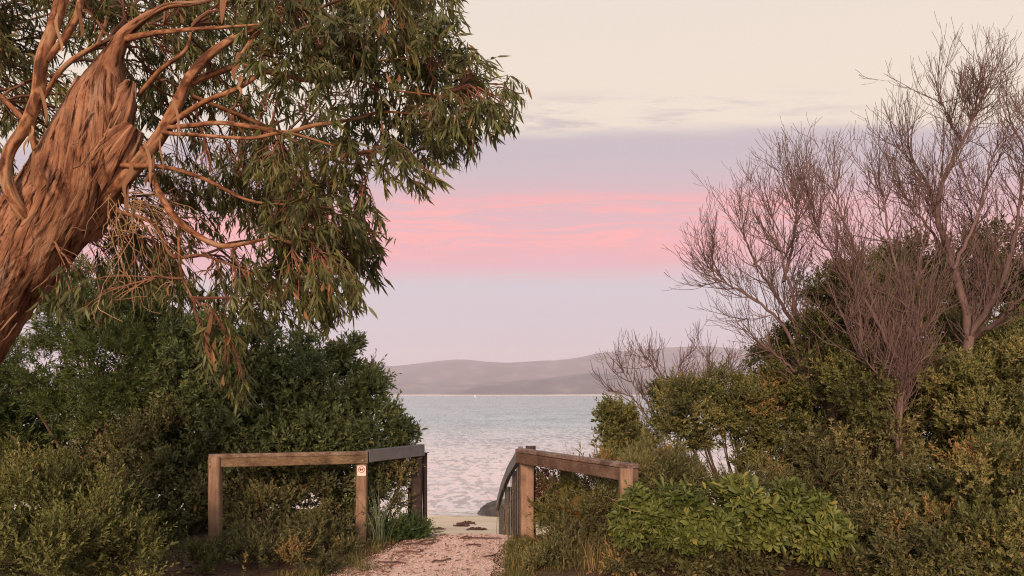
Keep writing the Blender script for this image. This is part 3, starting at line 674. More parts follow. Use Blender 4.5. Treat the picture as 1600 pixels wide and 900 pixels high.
# yacht
bc = P(742.5, 620.2, 1500); yb = thing('sailing_boat', 'tiny white sailing boat far out on the bay', 'boat', (bc[0], 1500, WZ))
ac = Acc(); xs = np.linspace(-2.6, 2.6, 11); ww = .9*(1-(xs/2.7)**2)**.6
V = []; 
for x_, w_ in zip(xs, ww): V += [[x_, -w_, .75], [x_, -w_*.5, -.1], [x_, w_*.5, -.1], [x_, w_, .75]]
i = np.arange(44).reshape(11, 4)
ac.add(V, None, np.concatenate([np.stack([i[:-1, k], i[1:, k], i[1:, (k+1) % 4], i[:-1, (k+1) % 4]], -1) for k in range(4)])); ac.build('hull', M['boat_white'], yb)
ac = Acc(); tubes(ac, np.array([[.3, 0, .7], [.3, 0, 6.2]]), np.array([.08, .05]), 6); ac.build('mast', M['boat_white'], yb)
ac = Acc(); ac.add([[.2, -.03, 1.3], [-2.0, -.03, 1.4], [.2, -.03, 6.0], [.2, .03, 1.3], [-2.0, .03, 1.4], [.2, .03, 6.0]], [[0, 2, 1], [3, 4, 5]], [[0, 1, 4, 3], [1, 2, 5, 4], [2, 0, 3, 5]]); ac.build('sail', M['boat_white'], yb)


# ------------------------------------------------------------------ the old gum tree
def uv_grain(o, U):
    l = o.data.uv_layers.new(name='grain'); idx = np.empty(len(o.data.loops), np.int32); o.data.loops.foreach_get('vertex_index', idx)
    l.data.foreach_set('uv', U[idx].astype(np.float32).ravel())
def bark_tube(acc, UV, pts, wpx, n, s, amp, seed, freq=5.0, twist=0.6, rag=0.0):
    """pts: (px, py, d); wpx: widths in photo pixels at those points; furrowed surface"""
    C0 = np.array([P(*p) for p in pts]); R0 = np.array([w*p[2]/F/2 for w, p in zip(wpx, pts)])
    C = spline(C0, n); R = spline(np.c_[R0, R0*0, R0*0], n)[:, 0].clip(.002)
    t = nz(np.gradient(C, axis=0)); u = nz(np.cross(t, np.array([0, 1.0, 0.02]))); w = np.cross(t, u)
    arc = np.concatenate([[0], np.cumsum(np.linalg.norm(np.diff(C, axis=0), axis=1))])
    an = np.arange(s)*2*math.pi/s
    A, Sg = np.meshgrid(an, arc); T = A+twist*Sg
    wig = .6*(fbm(np.stack([np.cos(A)*2, np.sin(A)*2, Sg*2.2+seed], -1), 3)-.5)
    q = np.stack([np.cos(T+wig)*freq, np.sin(T+wig)*freq, Sg*1.3+seed], -1)
    r1 = 1-np.abs(2*fbm(q, 4)-1)**.8
    q2 = np.stack([np.cos(T+wig)*freq*2.6, np.sin(T+wig)*freq*2.6, Sg*3.2+seed+9], -1)
    r2 = 1-np.abs(2*fbm(q2, 3)-1)
    big = fbm(np.stack([np.cos(A)*1.1, np.sin(A)*1.1, Sg*1.4+seed+4], -1), 3)-.5
    D = R[:, None]*(1+amp*2.2*big-amp*1.5*(r1-.6)-amp*.7*(r2-.6))
    if rag: D = D*(1-rag*np.clip((Sg/arc[-1]-.75)/.25, 0, 1)*vnoise(np.stack([np.cos(A)*4, np.sin(A)*4, A*0+seed], -1)))
    V = C[:, None, :]+D[..., None]*(np.cos(A)[..., None]*u[:, None, :]+np.sin(A)[..., None]*w[:, None, :])
    i = np.arange(n*s).reshape(n, s); a = i[:-1]; b = np.roll(a, -1, 1); d = i[1:]; c = np.roll(d, -1, 1)
    acc.add(np.concatenate([V.reshape(-1, 3), C[-1:]]), np.stack([i[-1], np.roll(i[-1], -1), np.full(s, n*s)], -1), np.stack([a, b, c, d], -1).reshape(-1, 4))
    ua = np.abs(((T/(2*math.pi)) % 2)-1)          # mirrored so the grain has no seam
    UV.append(np.concatenate([np.stack([ua*R0.mean()*8, Sg], -1).reshape(-1, 2), [[0, arc[-1]]]]))
    return C, R
DT = 5.8
gum_base = P(-203, 960, DT+.1)
gum = thing('gum_tree', 'big leaning gum tree with furrowed orange bark and drooping leaves', 'tree', (gum_base[0], gum_base[1], float(gz(gum_base[0], gum_base[1]))))
ac = Acc(); UV = []
bark_tube(ac, UV, [(-205, 1000, DT+.1), (-195, 860, DT+.1), (-165, 725, DT+.05), (-118, 600, DT), (-52, 500, DT), (42, 382, DT), (108, 300, DT), (138, 228, DT), (155, 165, DT+.05), (168, 118, DT+.08), (178, 82, DT+.08)], [218, 198, 178, 158, 141, 134, 132, 118, 92, 56, 30], 210, 150, .075, 1.0, 9.0, .9)
bark_tube(ac, UV, [(100, 330, DT), (118, 255, DT+.05), (128, 190, DT+.1), (133, 125, DT+.12)], [100, 84, 66, 44], 80, 80, .15, 5.0, 6.0, .5, .8)
bark_tube(ac, UV, [(112, 350, DT+.12), (155, 280, DT-.02), (188, 230, DT-.1), (210, 198, DT-.1)], [90, 82, 66, 44], 80, 80, .15, 8.0, 6.0, .5, .8)
bark_tube(ac, UV, [(150, 240, DT-.05), (182, 190, DT), (198, 150, DT+.05), (206, 128, DT+.05)], [60, 50, 38, 20], 60, 60, .2, 15.0, 5.0, .4, .9)
o = place(ac.build('trunk', M['bark'], smooth=True), gum); uv_grain(o, np.concatenate(UV))
LIMBS = [
 ([(78, 372, 5.78), (36, 335, 5.52), (12, 285, 5.45), (14, 240, 5.45), (38, 200, 5.45), (58, 150, 5.5), (66, 90, 5.5), (84, 40, 5.55), (104, -30, 5.6), (130, -120, 5.7)], [34, 27, 25, 23, 23, 24, 24, 24, 22, 12]),
 ([(45, 300, 5.9), (58, 250, 5.85), (50, 200, 5.8), (75, 140, 5.8), (105, 100, 5.9), (150, 72, 6.0), (200, 48, 6.1)], [16, 14, 10, 9, 10, 9, 6]),
 ([(72, 95, 5.5), (100, 60, 5.55), (122, 20, 5.6), (130, -40, 5.7)], [13, 14, 13, 9]),
 ([(165, 165, 5.85), (172, 110, 5.85), (188, 66, 5.85), (215, 36, 5.8), (260, 10, 5.7), (310, 4, 5.6), (360, -10, 5.6)], [62, 46, 30, 18, 12, 9, 5]),
 ([(190, 62, 5.85), (240, 52, 5.7), (300, 46, 5.6), (360, 42, 5.5), (408, 38, 5.4)], [14, 10, 8, 6, 4]),
 ([(150, 320, 5.8), (205, 268, 5.7), (248, 215, 5.65), (272, 172, 5.6), (296, 122, 5.6), (325, 88, 5.6), (362, 62, 5.65), (410, 38, 5.7), (450, 8, 5.8), (500, -40, 6)], [34, 30, 27, 24, 20, 17, 14, 11, 9, 5]),
 ([(292, 132, 5.6), (330, 116, 5.7), (366, 102, 5.8), (392, 66, 5.9), (408, 40, 6.0)], [15, 14, 12, 10, 6]),
 ([(258, 200, 5.62), (300, 196, 5.5), (345, 192, 5.45), (400, 199, 5.45), (445, 207, 5.5), (490, 196, 5.55), (548, 187, 5.6), (600, 175, 5.7), (660, 180, 5.8)], [9, 10, 9, 10, 9, 8, 6, 5, 3]),
 ([(268, 192, 5.6), (318, 160, 5.5), (372, 138, 5.5), (420, 112, 5.5), (475, 126, 5.55), (540, 122, 5.6), (610, 140, 5.7), (690, 150, 5.8)], [11, 10, 9, 8, 7, 5, 4, 3]),
 ([(255, 208, 5.6), (320, 212, 5.4), (390, 216, 5.35), (440, 208, 5.4), (480, 215, 5.5), (560, 240, 5.6)], [8, 7, 7, 7, 5, 3]),
 ([(380, 102, 5.8), (440, 118, 5.7), (500, 122, 5.7), (560, 100, 5.8), (640, 90, 6.0)], [8, 8, 7, 5, 3]),
 ([(222, 232, 5.6), (236, 262, 5.45), (246, 295, 5.4), (270, 335, 5.35), (300, 362, 5.35), (340, 383, 5.35), (375, 382, 5.4), (420, 372, 5.5), (470, 360, 5.6)], [10, 11, 12, 13, 12, 11, 8, 5, 3]),
 ([(185, 258, 5.65), (260, 262, 5.6), (320, 280, 5.7), (388, 313, 5.8), (450, 320, 5.9)], [12, 9, 8, 6, 3]),
 ([(215, 150, 5.9), (250, 110, 5.95), (290, 78, 6.0), (300, 40, 6.1)], [9, 9, 7, 4]),
 ([(280, 350, 5.35), (280, 390, 5.4), (284, 430, 5.45), (300, 465, 5.5)], [6, 6, 5, 3]),
 ([(180, 330, 5.7), (240, 350, 5.8), (270, 400, 5.9), (320, 400, 6.0), (400, 430, 6.1)], [9, 8, 7, 5, 3]),
 ([(395, 45, 5.6), (480, 20, 5.7), (560, -10, 5.8), (640, -20, 5.9)], [8, 6, 5, 3]),
 ([(300, 150, 6.0), (420, 200, 6.4), (520, 250, 6.5), (600, 260, 6.5)], [9, 8, 6, 3]),
 ([(40, 190, 5.9), (0, 150, 6.0), (-60, 100, 6.1), (-120, 60, 6.2)], [12, 10, 8, 5]),
]
LP_all = []
for pts, w in LIMBS:
    ac = Acc(); UV = []
    C, R = bark_tube(ac, UV, pts, [q*.82 for q in w], max(24, 9*len(pts)), 24 if max(w) > 15 else 12, .10, len(LP_all)*1.7, 3.0, .4)
    o = place(ac.build('limb', M['bark'] if len(LP_all) == 3 else M['limb_bark'], smooth=True), gum); uv_grain(o, np.concatenate(UV)); LP_all.append(C)
LPc = np.concatenate(LP_all)
# loose ribbons of bark hanging off trunk and limbs
def ribbon(pts, w, mat, parent, name='bark_strip', tint=.5):
    C = spline(np.array(pts, float), 9); t = nz(np.gradient(C, axis=0)); s_ = nz(np.cross(t, np.array([.2, 1, .1])))
    wv = w*np.array([.5, .9, 1, 1, .95, .9, .7, .5, .12])[:, None]; dep = np.array([0, -.012, 0])
    V = np.concatenate([C-s_*wv/2, C+dep*.8, C+s_*wv/2]); k = np.arange(8)
    ac = Acc(); ac.add(V, None, np.concatenate([np.stack([k, k+1, k+10, k+9], -1), np.stack([k+9, k+10, k+19, k+18], -1)]), tint)
    return place(ac.build(name, mat, smooth=True), parent)
M['strip'] = m_leaf('bark_ribbon', [(0, (.10, .050, .030)), (.5, (.22, .115, .065)), (1, (.34, .21, .13))], 0.1, 0.85, 0.1)
for k in range(46):
    t = rng.random(); c = np.array([np.interp(t, [0, .4, .75, 1], [-40, 55, 122, 158]), np.interp(t, [0, .4, .75, 1], [488, 368, 265, 175])])
    wd = np.interp(t, [0, .6, 1], [75, 68, 40]); off = rng.uniform(-.95, .95)*wd
    a0 = math.radians(np.interp(t, [0, 1], [52, 68]))
    px, py = c[0]+off*math.sin(a0), c[1]+off*math.cos(a0)*1.0
    dd = DT-math.sqrt(max(0, 1-(off/wd)**2))*wd*DT/F-.02
    ln = rng.uniform(20, 48); aa = a0+rng.normal(0, .12)
    p0 = P(px+math.cos(aa)*ln/2, py-math.sin(aa)*ln/2, dd); p3 = P(px-math.cos(aa)*ln/2, py+math.sin(aa)*ln/2, dd-.01)
    ribbon([p0, along(p0, p3, .4)+(0, -.012, 0), along(p0, p3, .8)+(0, -.03*rng.random(), 0), p3+np.array([rng.normal(0, .01), -.02-.04*rng.random(), -.01])], rng.uniform(.006, .014), M['strip'], gum, tint=rng.random())
for px, py, l, w in ((62, 160, 60, 7), (50, 215, 45, 5), (205, 280, 60, 9), (225, 250, 70, 6), (240, 262, 50, 6), (52, 260, 60, 8), (66, 270, 55, 5), (352, 5, 55, 11), (372, 100, 45, 10), (330, 520, 70, 8), (195, 300, 55, 9),
                      (90, 45, 60, 6), (120, 30, 50, 7), (270, 180, 60, 5), (250, 240, 60, 4), (380, 135, 35, 5)):
    d_ = 5.38; p0 = P(px, py-l*.4, d_); p3 = P(px+rng.normal(0, 6), py+l*.6, d_-.03)
    ribbon([p0, along(p0, p3, .35)+rng.normal(0, .012, 3), along(p0, p3, .7)+rng.normal(0, .02, 3), p3], w*d_/F, M['strip'], gum, tint=rng.random())

# crown: (px, py, radius px, coverage); every clump hangs from a bough off the nearest limb
CL = [(-20, 250, 45, .9), (15, 300, 40, .8), (-30, 330, 50, .9), (130, 440, 36, .7), (170, 400, 30, .6), (-60, 20, 80, 1.2), (20, 20, 70, 1.1), (10, 80, 55, .9), (30, 130, 50, .7), (100, 130, 45, .6), (0, 190, 45, .5), (90, 190, 40, .4), (-40, 260, 50, .6), (130, 20, 60, .8), (190, 10, 60, .7), (240, 60, 50, .8), (120, 75, 40, .6),
 (220, 110, 50, .9), (280, 100, 45, 1.2), (250, 150, 45, 1.0), (330, 30, 60, 1.1), (340, 150, 45, .9), (300, 20, 60, 1.0), (400, 20, 60, 1.3), (380, 70, 45, 1.1), (430, 80, 55, 1.1), (300, 180, 35, .8), (230, 180, 35, .7),
 (470, 30, 65, 1.4), (540, 20, 70, 1.5), (610, 20, 70, 1.5), (660, 10, 60, 1.4), (560, 75, 60, 1.3), (500, 90, 55, 1.1), (630, 80, 65, 1.5), (690, 60, 50, 1.4), (715, 105, 45, 1.3), (670, 130, 60, 1.5), (740, 130, 45, 1.3),
 (765, 160, 42, 1.2), (790, 160, 28, .9), (800, 135, 16, .7), (735, 190, 45, 1.2), (775, 190, 26, 1.0), (690, 190, 55, 1.3), (640, 170, 50, .9), (590, 130, 50, .9), (650, 220, 50, 1.1), (690, 235, 38, 1.0), (740, 225, 24, .8), (620, 245, 42, 1.0), (665, 275, 28, .9), (612, 285, 16, .6),
 (560, 160, 45, .6), (520, 160, 40, .5), (570, 205, 45, .9), (540, 240, 45, 1.1), (490, 240, 50, 1.1), (440, 250, 50, 1.2), (400, 240, 45, 1.0), (360, 250, 45, 1.0), (480, 165, 35, .5), (420, 160, 40, .8), (380, 180, 35, .7), (320, 235, 40, .9),
 (430, 295, 55, 1.5), (480, 290, 50, 1.5), (530, 300, 45, 1.4), (565, 330, 36, 1.3), (500, 340, 55, 1.7), (450, 345, 55, 1.6), (550, 370, 45, 1.5), (585, 375, 24, 1.1), (500, 395, 55, 1.7), (450, 400, 50, 1.4), (560, 410, 40, 1.4), (580, 425, 24, 1.0),
 (520, 440, 50, 1.6), (470, 450, 45, 1.4), (550, 455, 28, 1.1), (500, 480, 38, 1.3), (450, 480, 35, 1.0), (520, 490, 24, .9), (400, 330, 40, 1.0), (380, 290, 40, .9), (330, 290, 38, .8), (290, 300, 38, .8), (260, 285, 30, .7),
 (390, 450, 42, .9), (420, 430, 40, .8), (360, 480, 36, .8), (320, 440, 38, .6), (280, 400, 42, .9), (240, 400, 45, .9), (260, 440, 40, .8), (210, 380, 40, .8), (300, 360, 38, .6), (350, 420, 38, .5), (340, 510, 32, .9), (350, 545, 30, 1.1), (372, 580, 26, 1.3), (380, 605, 20, 1.2), (330, 560, 18, .8), (400, 490, 35, .8),
 (180, 430, 40, .7), (220, 340, 35, .6), (160, 470, 40, .6), (100, 470, 40, .5), (430, -60, 90, .9), (560, -70, 90, .9), (250, -70, 90, .8), (80, -80, 90, .8), (-120, 120, 90, .7), (-150, 300, 80, .6), (660, -60, 60, .8)]
for k in range(60):
    bx_ = rng.uniform(-60, 640); by_ = rng.uniform(-60, 270) if k < 42 else rng.uniform(260, 470)
    if by_ > 260: bx_ = rng.uniform(190, 470)
    CL.append((bx_, by_, rng.uniform(32, 52), -rng.uniform(.45, .85)))
fol = Acc(); tw = Acc(); near = []
dead = []
for ci, (px, py, r, cov) in enumerate(CL):
    d = rng.uniform(5.95, 7.1) if (px < 430 and py < 440) else rng.uniform(5.2, 6.6) if py < 300 else rng.uniform(5.2, 6.2)
    if cov < 0: d = rng.uniform(6.9, 8.6); cov = -cov*1.25
    c = P(px, py, d); R = r*d/F
    j = np.argmin(np.linalg.norm(LPc-c, axis=1)+.25*(LPc[:, 0] > c[0])); b0 = LPc[j]
    mid = along(b0, c, .5)+np.array([0, 0, .12*np.linalg.norm(c-b0)])+rng.normal(0, .03, 3)
    bg_ = spline([b0, mid, c+(0, 0, R*.3)], 8)
    tubes(tw, bg_+np.r_[np.zeros((1, 3)), rng.normal(0, .012, (7, 3))], np.linspace(.012, .005, 8), 5, rng.random())
    ns = max(4, int(cov*1.0*(r/30)**2*9))
    u = rdir(ns)*(rng.random((ns, 1))**(1/2.2)); base = c+u*np.array([R, R*1.25, R*.92])
    out_ = nz(base-b0)
    sd = nz(out_*.55+np.array([0, 0, -.55])+rng.normal(0, .35, (ns, 3)))
    sl = rng.uniform(.10, .24, ns)*(.7+.3*min(1, R/.25)); base = base-sd*sl[:, None]*.5
    # twig from bough to each spray
    tb = bg_[rng.integers(3, 8, ns)]; k = np.linspace(0, 1, 5)[None, :, None]
    tip = base+sd*sl[:, None]
    Ct = (1-k)**2*tb[:, None, :]+2*k*(1-k)*(base+np.array([0, 0, .05]))[:, None, :]+k**2*tip[:, None, :]
    tubes(tw, Ct, np.broadcast_to(np.linspace(.0042, .0016, 5), (ns, 5)), 3, rng.random(ns))
    nl = 12
    pos, ld, side, si = sprig_leaves(base, sd, sl, nl, 1.0, .4, .5, .1)
    ld = nz(ld*.75+np.array([0, 0, -.62])+rng.normal(0, .22, ld.shape)); side = rng.normal(0, 1, ld.shape)
    L = rng.uniform(.065, .13, len(pos)); W = L*rng.uniform(.13, .185, len(pos))
    hue = np.clip(.42+.16*rng.normal()+rng.normal(0, .17, len(pos)), 0, .93); hue = np.where(rng.random(len(pos)) < .012, rng.uniform(.95, 1, len(pos)), hue)
    leaves(fol, pos, ld, side, L, W, 'lance', hue)
    q = pos[:, 1].argsort()[:6]
    near += [(pos[t]+np.array([0, -.02, 0]), ld[t], side[t], L[t], W[t]) for t in q]
place(fol.build('foliage', M['gum_leaf'], kind='stuff'), gum); place(tw.build('twigs', M['gum_twig'], kind='stuff'), gum)
def leaf_parts(items, kind, mat, parent, name='leaf', tints=(.25, .45, .65, .85)):
    ms = []
    for t in tints:
        ac = Acc(); leaves(ac, np.zeros((1, 3)), np.array([[1.0, 0, 0]]), np.array([[0, 1.0, 0]]), 1.0, 1.0, kind, t); me = ac.mesh(name); me.materials.append(mat); ms.append(me)
    for k, (p, d_, s_, L, W) in enumerate(items):
        d_ = nz(d_); s_ = nz(s_-d_*np.dot(s_, d_)); u_ = np.cross(d_, s_)
        o = bpy.data.objects.new(name, ms[k % len(ms)]); COL.objects.link(o); o.parent = parent
        o.matrix_parent_inverse = Matrix.Translation(parent.location).inverted()
        mt = Matrix(((d_[0]*L, s_[0]*W, u_[0]*L, p[0]), (d_[1]*L, s_[1]*W, u_[1]*L, p[1]), (d_[2]*L, s_[2]*W, u_[2]*L, p[2]), (0, 0, 0, 1)))
        o.matrix_basis = mt
near.sort(key=lambda a: a[0][1]); leaf_parts(near[:290], 'lance', M['gum_leaf'], gum)
dl = []
for px, py in ((607, 35), (602, 42), (610, 32), (340, 527), (362, 525), (332, 552), (335, 568), (348, 582), (510, 435), (515, 442), (505, 440), (476, 485), (455, 408), (275, 15), (603, 105), (620, 115), (650, 130), (455, 458), (600, 190), (478, 410), (378, 118), (365, 135)):
    dl.append((P(px+rng.normal(0, 3), py+rng.normal(0, 3), 5.1), nz(np.array([rng.normal(0, .3), rng.normal(0, .2), -1])), nz(np.array([1, rng.normal(0, .5), 0])), rng.uniform(.06, .095), rng.uniform(.018, .03)))
leaf_parts(dl, 'broad', M['dead_leaf'], gum, 'dead_leaf', (.2, .5, .9))
# tangle of dead pale twigs under the trunk
ac = Acc(); C = []
def wander(p0, d0, ln, k=8, wob=.35, g=-.1):
    pts = [np.array(p0, float)]; d = nz(np.array(d0, float))
    for _ in range(k-1):
        d = nz(d+rng.normal(0, wob, 3)*np.array([1, .6, 1])+np.array([0, 0, g])); pts.append(pts[-1]+d*ln/(k-1))
    return np.array(pts)
for k in range(15):
    p0 = P(rng.uniform(165, 225), rng.uniform(290, 350), rng.uniform(5.3, 5.6)); c = wander(p0, (rng.uniform(-.5, 1), rng.normal(0, .3), -1), rng.uniform(.3, .95), wob=.22); C.append(c)
    for _ in range(3):
        q = c[rng.integers(2, 7)]; C.append(wander(q, (rng.normal(0, 1), rng.normal(0, .3), -.5), rng.uniform(.12, .35)))
for k in range(16):
    c = wander(P(rng.uniform(195, 215), rng.uniform(300, 330), 5.6), (1.3, rng.normal(0, .2), rng.normal(-.2, .3)), rng.uniform(.3, .8), wob=.22); C.append(c)
tubes(ac, np.array(C), np.broadcast_to(np.linspace(.0036, .0014, 8), (len(C), 8)), 4, rng.random(len(C)))
place(ac.build('dead_twigs', M['pale_twig'], kind='stuff'), gum)

# ------------------------------------------------------------------ shrubs
STYLE = {  # leaf outline, length, width ratio, leaves per sprig, sprig length, angles
 'coast': ('kite', .060, .38, 10, .12, 1.05, .5), 'fine': ('kite', .055, .20, 15, .17, .9, .4), 'heath': ('kite', .037, .36, 16, .15, 1.0, .5),
 'olive': ('kite', .038, .44, 14, .14, 1.05, .55), 'broad': ('broad', .078, .36, 9, .09, 1.35, .75), 'loose': ('kite', .048, .44, 9, .15, 1.1, .6)}
def shrub(name, label, cat, lobes, style, mat, base, stems=14, dens=1.0, twig='twig', group=None, tone=0.0, stem_r=.016, up=.45, spread=.30, lscale=1.0, shoots=.12, parts=0):
    """lobes: (px, py, d, rx px, rz px[, depth m]); clumps of sprigs over each lobe, stems rising from the base"""
    bz_ = float(gz(base[0], base[1])); root = thing(name, label, cat, (base[0], base[1], bz_), group); b0 = np.array([base[0], base[1], bz_-.03])
    kind, L0, wr, nl, sl0, a0, a1 = STYLE[style]; fol = Acc(); st_ = Acc(); keepers = []
    cents = []
    for lb in lobes:
        px, py, d, rx, rz = lb[:5]; c = P(px, py, d); r = np.array([rx*d/F, lb[5] if len(lb) > 5 else .5*(rx+rz)*d/F*.8, rz*d/F])
        area = r[0]*r[2]*3.14
        nc = int(np.clip(area*16*dens, 6, 130)); u = rdir(nc*3); u = u[(u[:, 1] < .45)][:nc]; nc = len(u)
        f = rng.uniform(.60, 1.06, nc)*(1+.25*(fbm(u*2.2+px*.013, 3)-.5))
        cc = c+u*r*f[:, None]; cr = np.clip(.34*r.mean(), .05, .22)*rng.uniform(.65, 1.3, nc)
        nsp = 44; base_ = (cc[:, None, :]+nz(rng.normal(0, 1, (nc, nsp, 3)))*rng.uniform(.3, 1.0, (nc, nsp, 1))*cr[:, None, None]*np.array([1, 1, .8])).reshape(-1, 3)
        on = nz(np.repeat(nz(u/r), nsp, 0)*.6+nz(base_-np.repeat(cc, nsp, 0))*.6); ctn = np.clip(.45+tone+rng.normal(0, .22, nc), .02, .93); ctint = np.repeat(np.where(rng.random(nc) < (0 if parts else .035), 1.05, ctn), nsp)
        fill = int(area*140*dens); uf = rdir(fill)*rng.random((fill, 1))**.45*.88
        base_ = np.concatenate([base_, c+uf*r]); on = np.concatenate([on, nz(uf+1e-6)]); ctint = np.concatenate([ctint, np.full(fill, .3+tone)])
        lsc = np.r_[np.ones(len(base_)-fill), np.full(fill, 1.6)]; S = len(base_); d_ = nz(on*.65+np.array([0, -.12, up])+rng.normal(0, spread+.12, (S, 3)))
        sl = sl0*rng.uniform(.65, 1.25, S); sl = np.where(rng.random(S) < shoots, sl*1.6, sl)
        ok = base_[:, 2] > gz(base_[:, 0], base_[:, 1])+.01; base_, d_, sl, ctint, lsc = base_[ok], d_[ok], sl[ok], ctint[ok], lsc[ok]
        pos, ld, side, si = sprig_leaves(base_, d_, sl, nl, a0, a1, .3)
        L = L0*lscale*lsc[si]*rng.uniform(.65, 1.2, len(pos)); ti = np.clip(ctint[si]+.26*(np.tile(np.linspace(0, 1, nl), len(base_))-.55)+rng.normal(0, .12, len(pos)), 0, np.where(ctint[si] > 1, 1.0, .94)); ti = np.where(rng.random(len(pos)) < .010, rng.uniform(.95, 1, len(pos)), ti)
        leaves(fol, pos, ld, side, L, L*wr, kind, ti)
        if parts:
            q = pos[:, 1].argsort()[:parts]; keepers += [(pos[t]+np.array([0, -.012, 0]), ld[t], side[t], L[t], L[t]*wr) for t in q]
        few = rng.random(len(base_)) < .3; tubes(st_, np.stack([base_, base_+d_*sl[:, None]], 1)[few], np.tile([.0028, .0012], (few.sum(), 1)), 3, rng.random(few.sum()))
        cents.append(cc)
    cents = np.concatenate(cents); pick = cents[rng.permutation(len(cents))[:stems*5]]
    main = cents[rng.permutation(len(cents))[:stems]]; k = np.linspace(0, 1, 9)[None, :, None]
    bs = b0+rng.normal(0, .07, (len(main), 3))*np.array([1, 1, 0]); ctl = along(bs, main, .55)+np.array([0, 0, .16])*np.linalg.norm(main-bs, axis=1)[:, None]
    C = (1-k)**2*bs[:, None, :]+2*k*(1-k)*ctl[:, None, :]+k**2*main[:, None, :]; C[:, 1:-1] += rng.normal(0, .014, C[:, 1:-1].shape)
    tubes(st_, C, np.broadcast_to(np.linspace(stem_r, stem_r*.3, 9), C.shape[:2])*rng.uniform(.6, 1.2, (len(main), 1)), 6, rng.random(len(main)))
    src = C[:, 4:8].reshape(-1, 3); jj = np.argmin(np.linalg.norm(src[None]-pick[:, None], axis=2), axis=1); s0 = src[jj]; kk = np.linspace(0, 1, 6)[None, :, None]
    ctl = along(s0, pick, .5)+rng.normal(0, .05, s0.shape); C2 = (1-kk)**2*s0[:, None, :]+2*kk*(1-kk)*ctl[:, None, :]+kk**2*pick[:, None, :]
    tubes(st_, C2, np.broadcast_to(np.linspace(stem_r*.42, .002, 6), C2.shape[:2]), 4, rng.random(len(C2)))
    nd = len(cents)//6
    if nd > 3:                                        # dead twigs poking out of the leaves
        q = cents[rng.permutation(len(cents))[:nd]]; dd_ = nz(q-cents.mean(0)+np.array([0, -.5, .3])); k7 = np.linspace(0, 1, 7)[None, :, None]
        Cd = q[:, None, :]+dd_[:, None, :]*k7*rng.uniform(.2, .42, (nd, 1, 1))+np.cumsum(rng.normal(0, .014, (nd, 7, 3)), 1)
        dt = Acc(); tubes(dt, Cd, np.broadcast_to(np.linspace(.0035, .0013, 7), (nd, 7)), 3, rng.random(nd)); place(dt.build('dead_twigs', M['pale_twig'], kind='stuff'), root)
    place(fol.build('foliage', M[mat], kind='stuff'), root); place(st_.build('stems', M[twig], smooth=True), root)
    if parts:
        keepers.sort(key=lambda a: a[0][1]); leaf_parts(keepers[:290], kind, M[mat], root)
    return root
def gb(px, d): return ((px-CX)/F*d, d)
# behind the left fence
shrub('coast_shrub', 'rounded blue-green coastal bush behind the grey handrail and dark stair post', 'shrub',
      [(505, 615, 9.7, 82, 80), (580, 680, 9.5, 52, 62), (470, 680, 9.5, 90, 85), (545, 562, 9.8, 22, 26), (624, 700, 9.5, 24, 40), (580, 622, 9.6, 24, 36), (560, 740, 9.4, 60, 60)], 'coast', 'coast_leaf', gb(540, 9.8), 18, 1.25)
shrub('coast_shrub', 'tall dark green bush below the drooping gum leaves, behind the fence rail', 'shrub',
      [(330, 590, 9.6, 105, 100), (400, 560, 9.8, 85, 60), (270, 540, 10, 80, 60), (330, 690, 9.4, 110, 75), (410, 650, 9.5, 80, 70)], 'coast', 'coast_leaf', gb(350, 9.8), 18, 1.15, tone=-.05)
shrub('tea_tree_shrub', 'fine-leaved dark green bush under the leaning gum trunk with bare stems below', 'shrub',
      [(190, 560, 9.4, 95, 80), (140, 455, 10, 80, 36), (110, 500, 9.6, 70, 50), (200, 500, 9.8, 90, 45), (60, 580, 9.6, 50, 40), (220, 650, 9.6, 80, 55), (110, 640, 9.7, 60, 35), (-40, 560, 9.8, 70, 80), (-60, 660, 9.6, 60, 90), (20, 690, 9.8, 45, 40)], 'fine', 'dark_leaf', gb(150, 9.8), 14, 1.25, stem_r=.03)
shrub('scrub_bush', 'shaded brownish scrub between the fine-leaved bush and the timber fence post', 'shrub',
      [(255, 730, 9.0, 75, 80), (170, 735, 9.2, 70, 50), (350, 750, 9.0, 70, 50), (450, 740, 9.2, 70, 50), (230, 800, 8.4, 60, 40), (300, 800, 8.6, 50, 50), (60, 745, 9.2, 70, 35), (400, 770, 9.0, 80, 45), (500, 770, 9.1, 50, 40)], 'loose', 'heath_leaf', gb(260, 9.0), 22, 1.0, tone=-.12)
shrub('golden_shrub', 'yellow-green feathery bush with upright shoots at the foot of the gum trunk', 'shrub',
      [(50, 810, 5.9, 110, 70), (140, 850, 5.7, 75, 60), (30, 880, 5.3, 120, 80), (170, 800, 6.0, 28, 40), (110, 770, 6.1, 50, 35), (-70, 800, 5.9, 80, 80), (200, 890, 5.6, 60, 40)], 'heath', 'yellow_leaf', gb(60, 5.8), 16, 1.5, up=.75, spread=.22, shoots=.3, lscale=.9)
shrub('heath_bush', 'low grey-green heath bush spreading under the timber fence rail', 'shrub',
      [(440, 860, 7.7, 90, 32), (390, 890, 7.2, 70, 34), (495, 845, 8.3, 46, 30), (470, 895, 7.3, 70, 26), (430, 805, 8.6, 70, 32), (535, 872, 8.0, 22, 14)], 'heath', 'heath_leaf', gb(440, 7.8), 14, 1.7, up=.6, tone=.08)
shrub('heath_bush', 'low olive heath bush in front of the fence post without a sign', 'shrub',
      [(280, 895, 6.9, 70, 26), (245, 880, 7.3, 44, 26), (340, 912, 6.8, 60, 22), (335, 888, 7.5, 46, 24), (285, 868, 7.7, 40, 26), (385, 872, 7.7, 40, 24), (225, 850, 7.8, 40, 30)], 'heath', 'yellow_leaf', gb(280, 6.9), 12, 1.6, up=.6, tone=-.12)
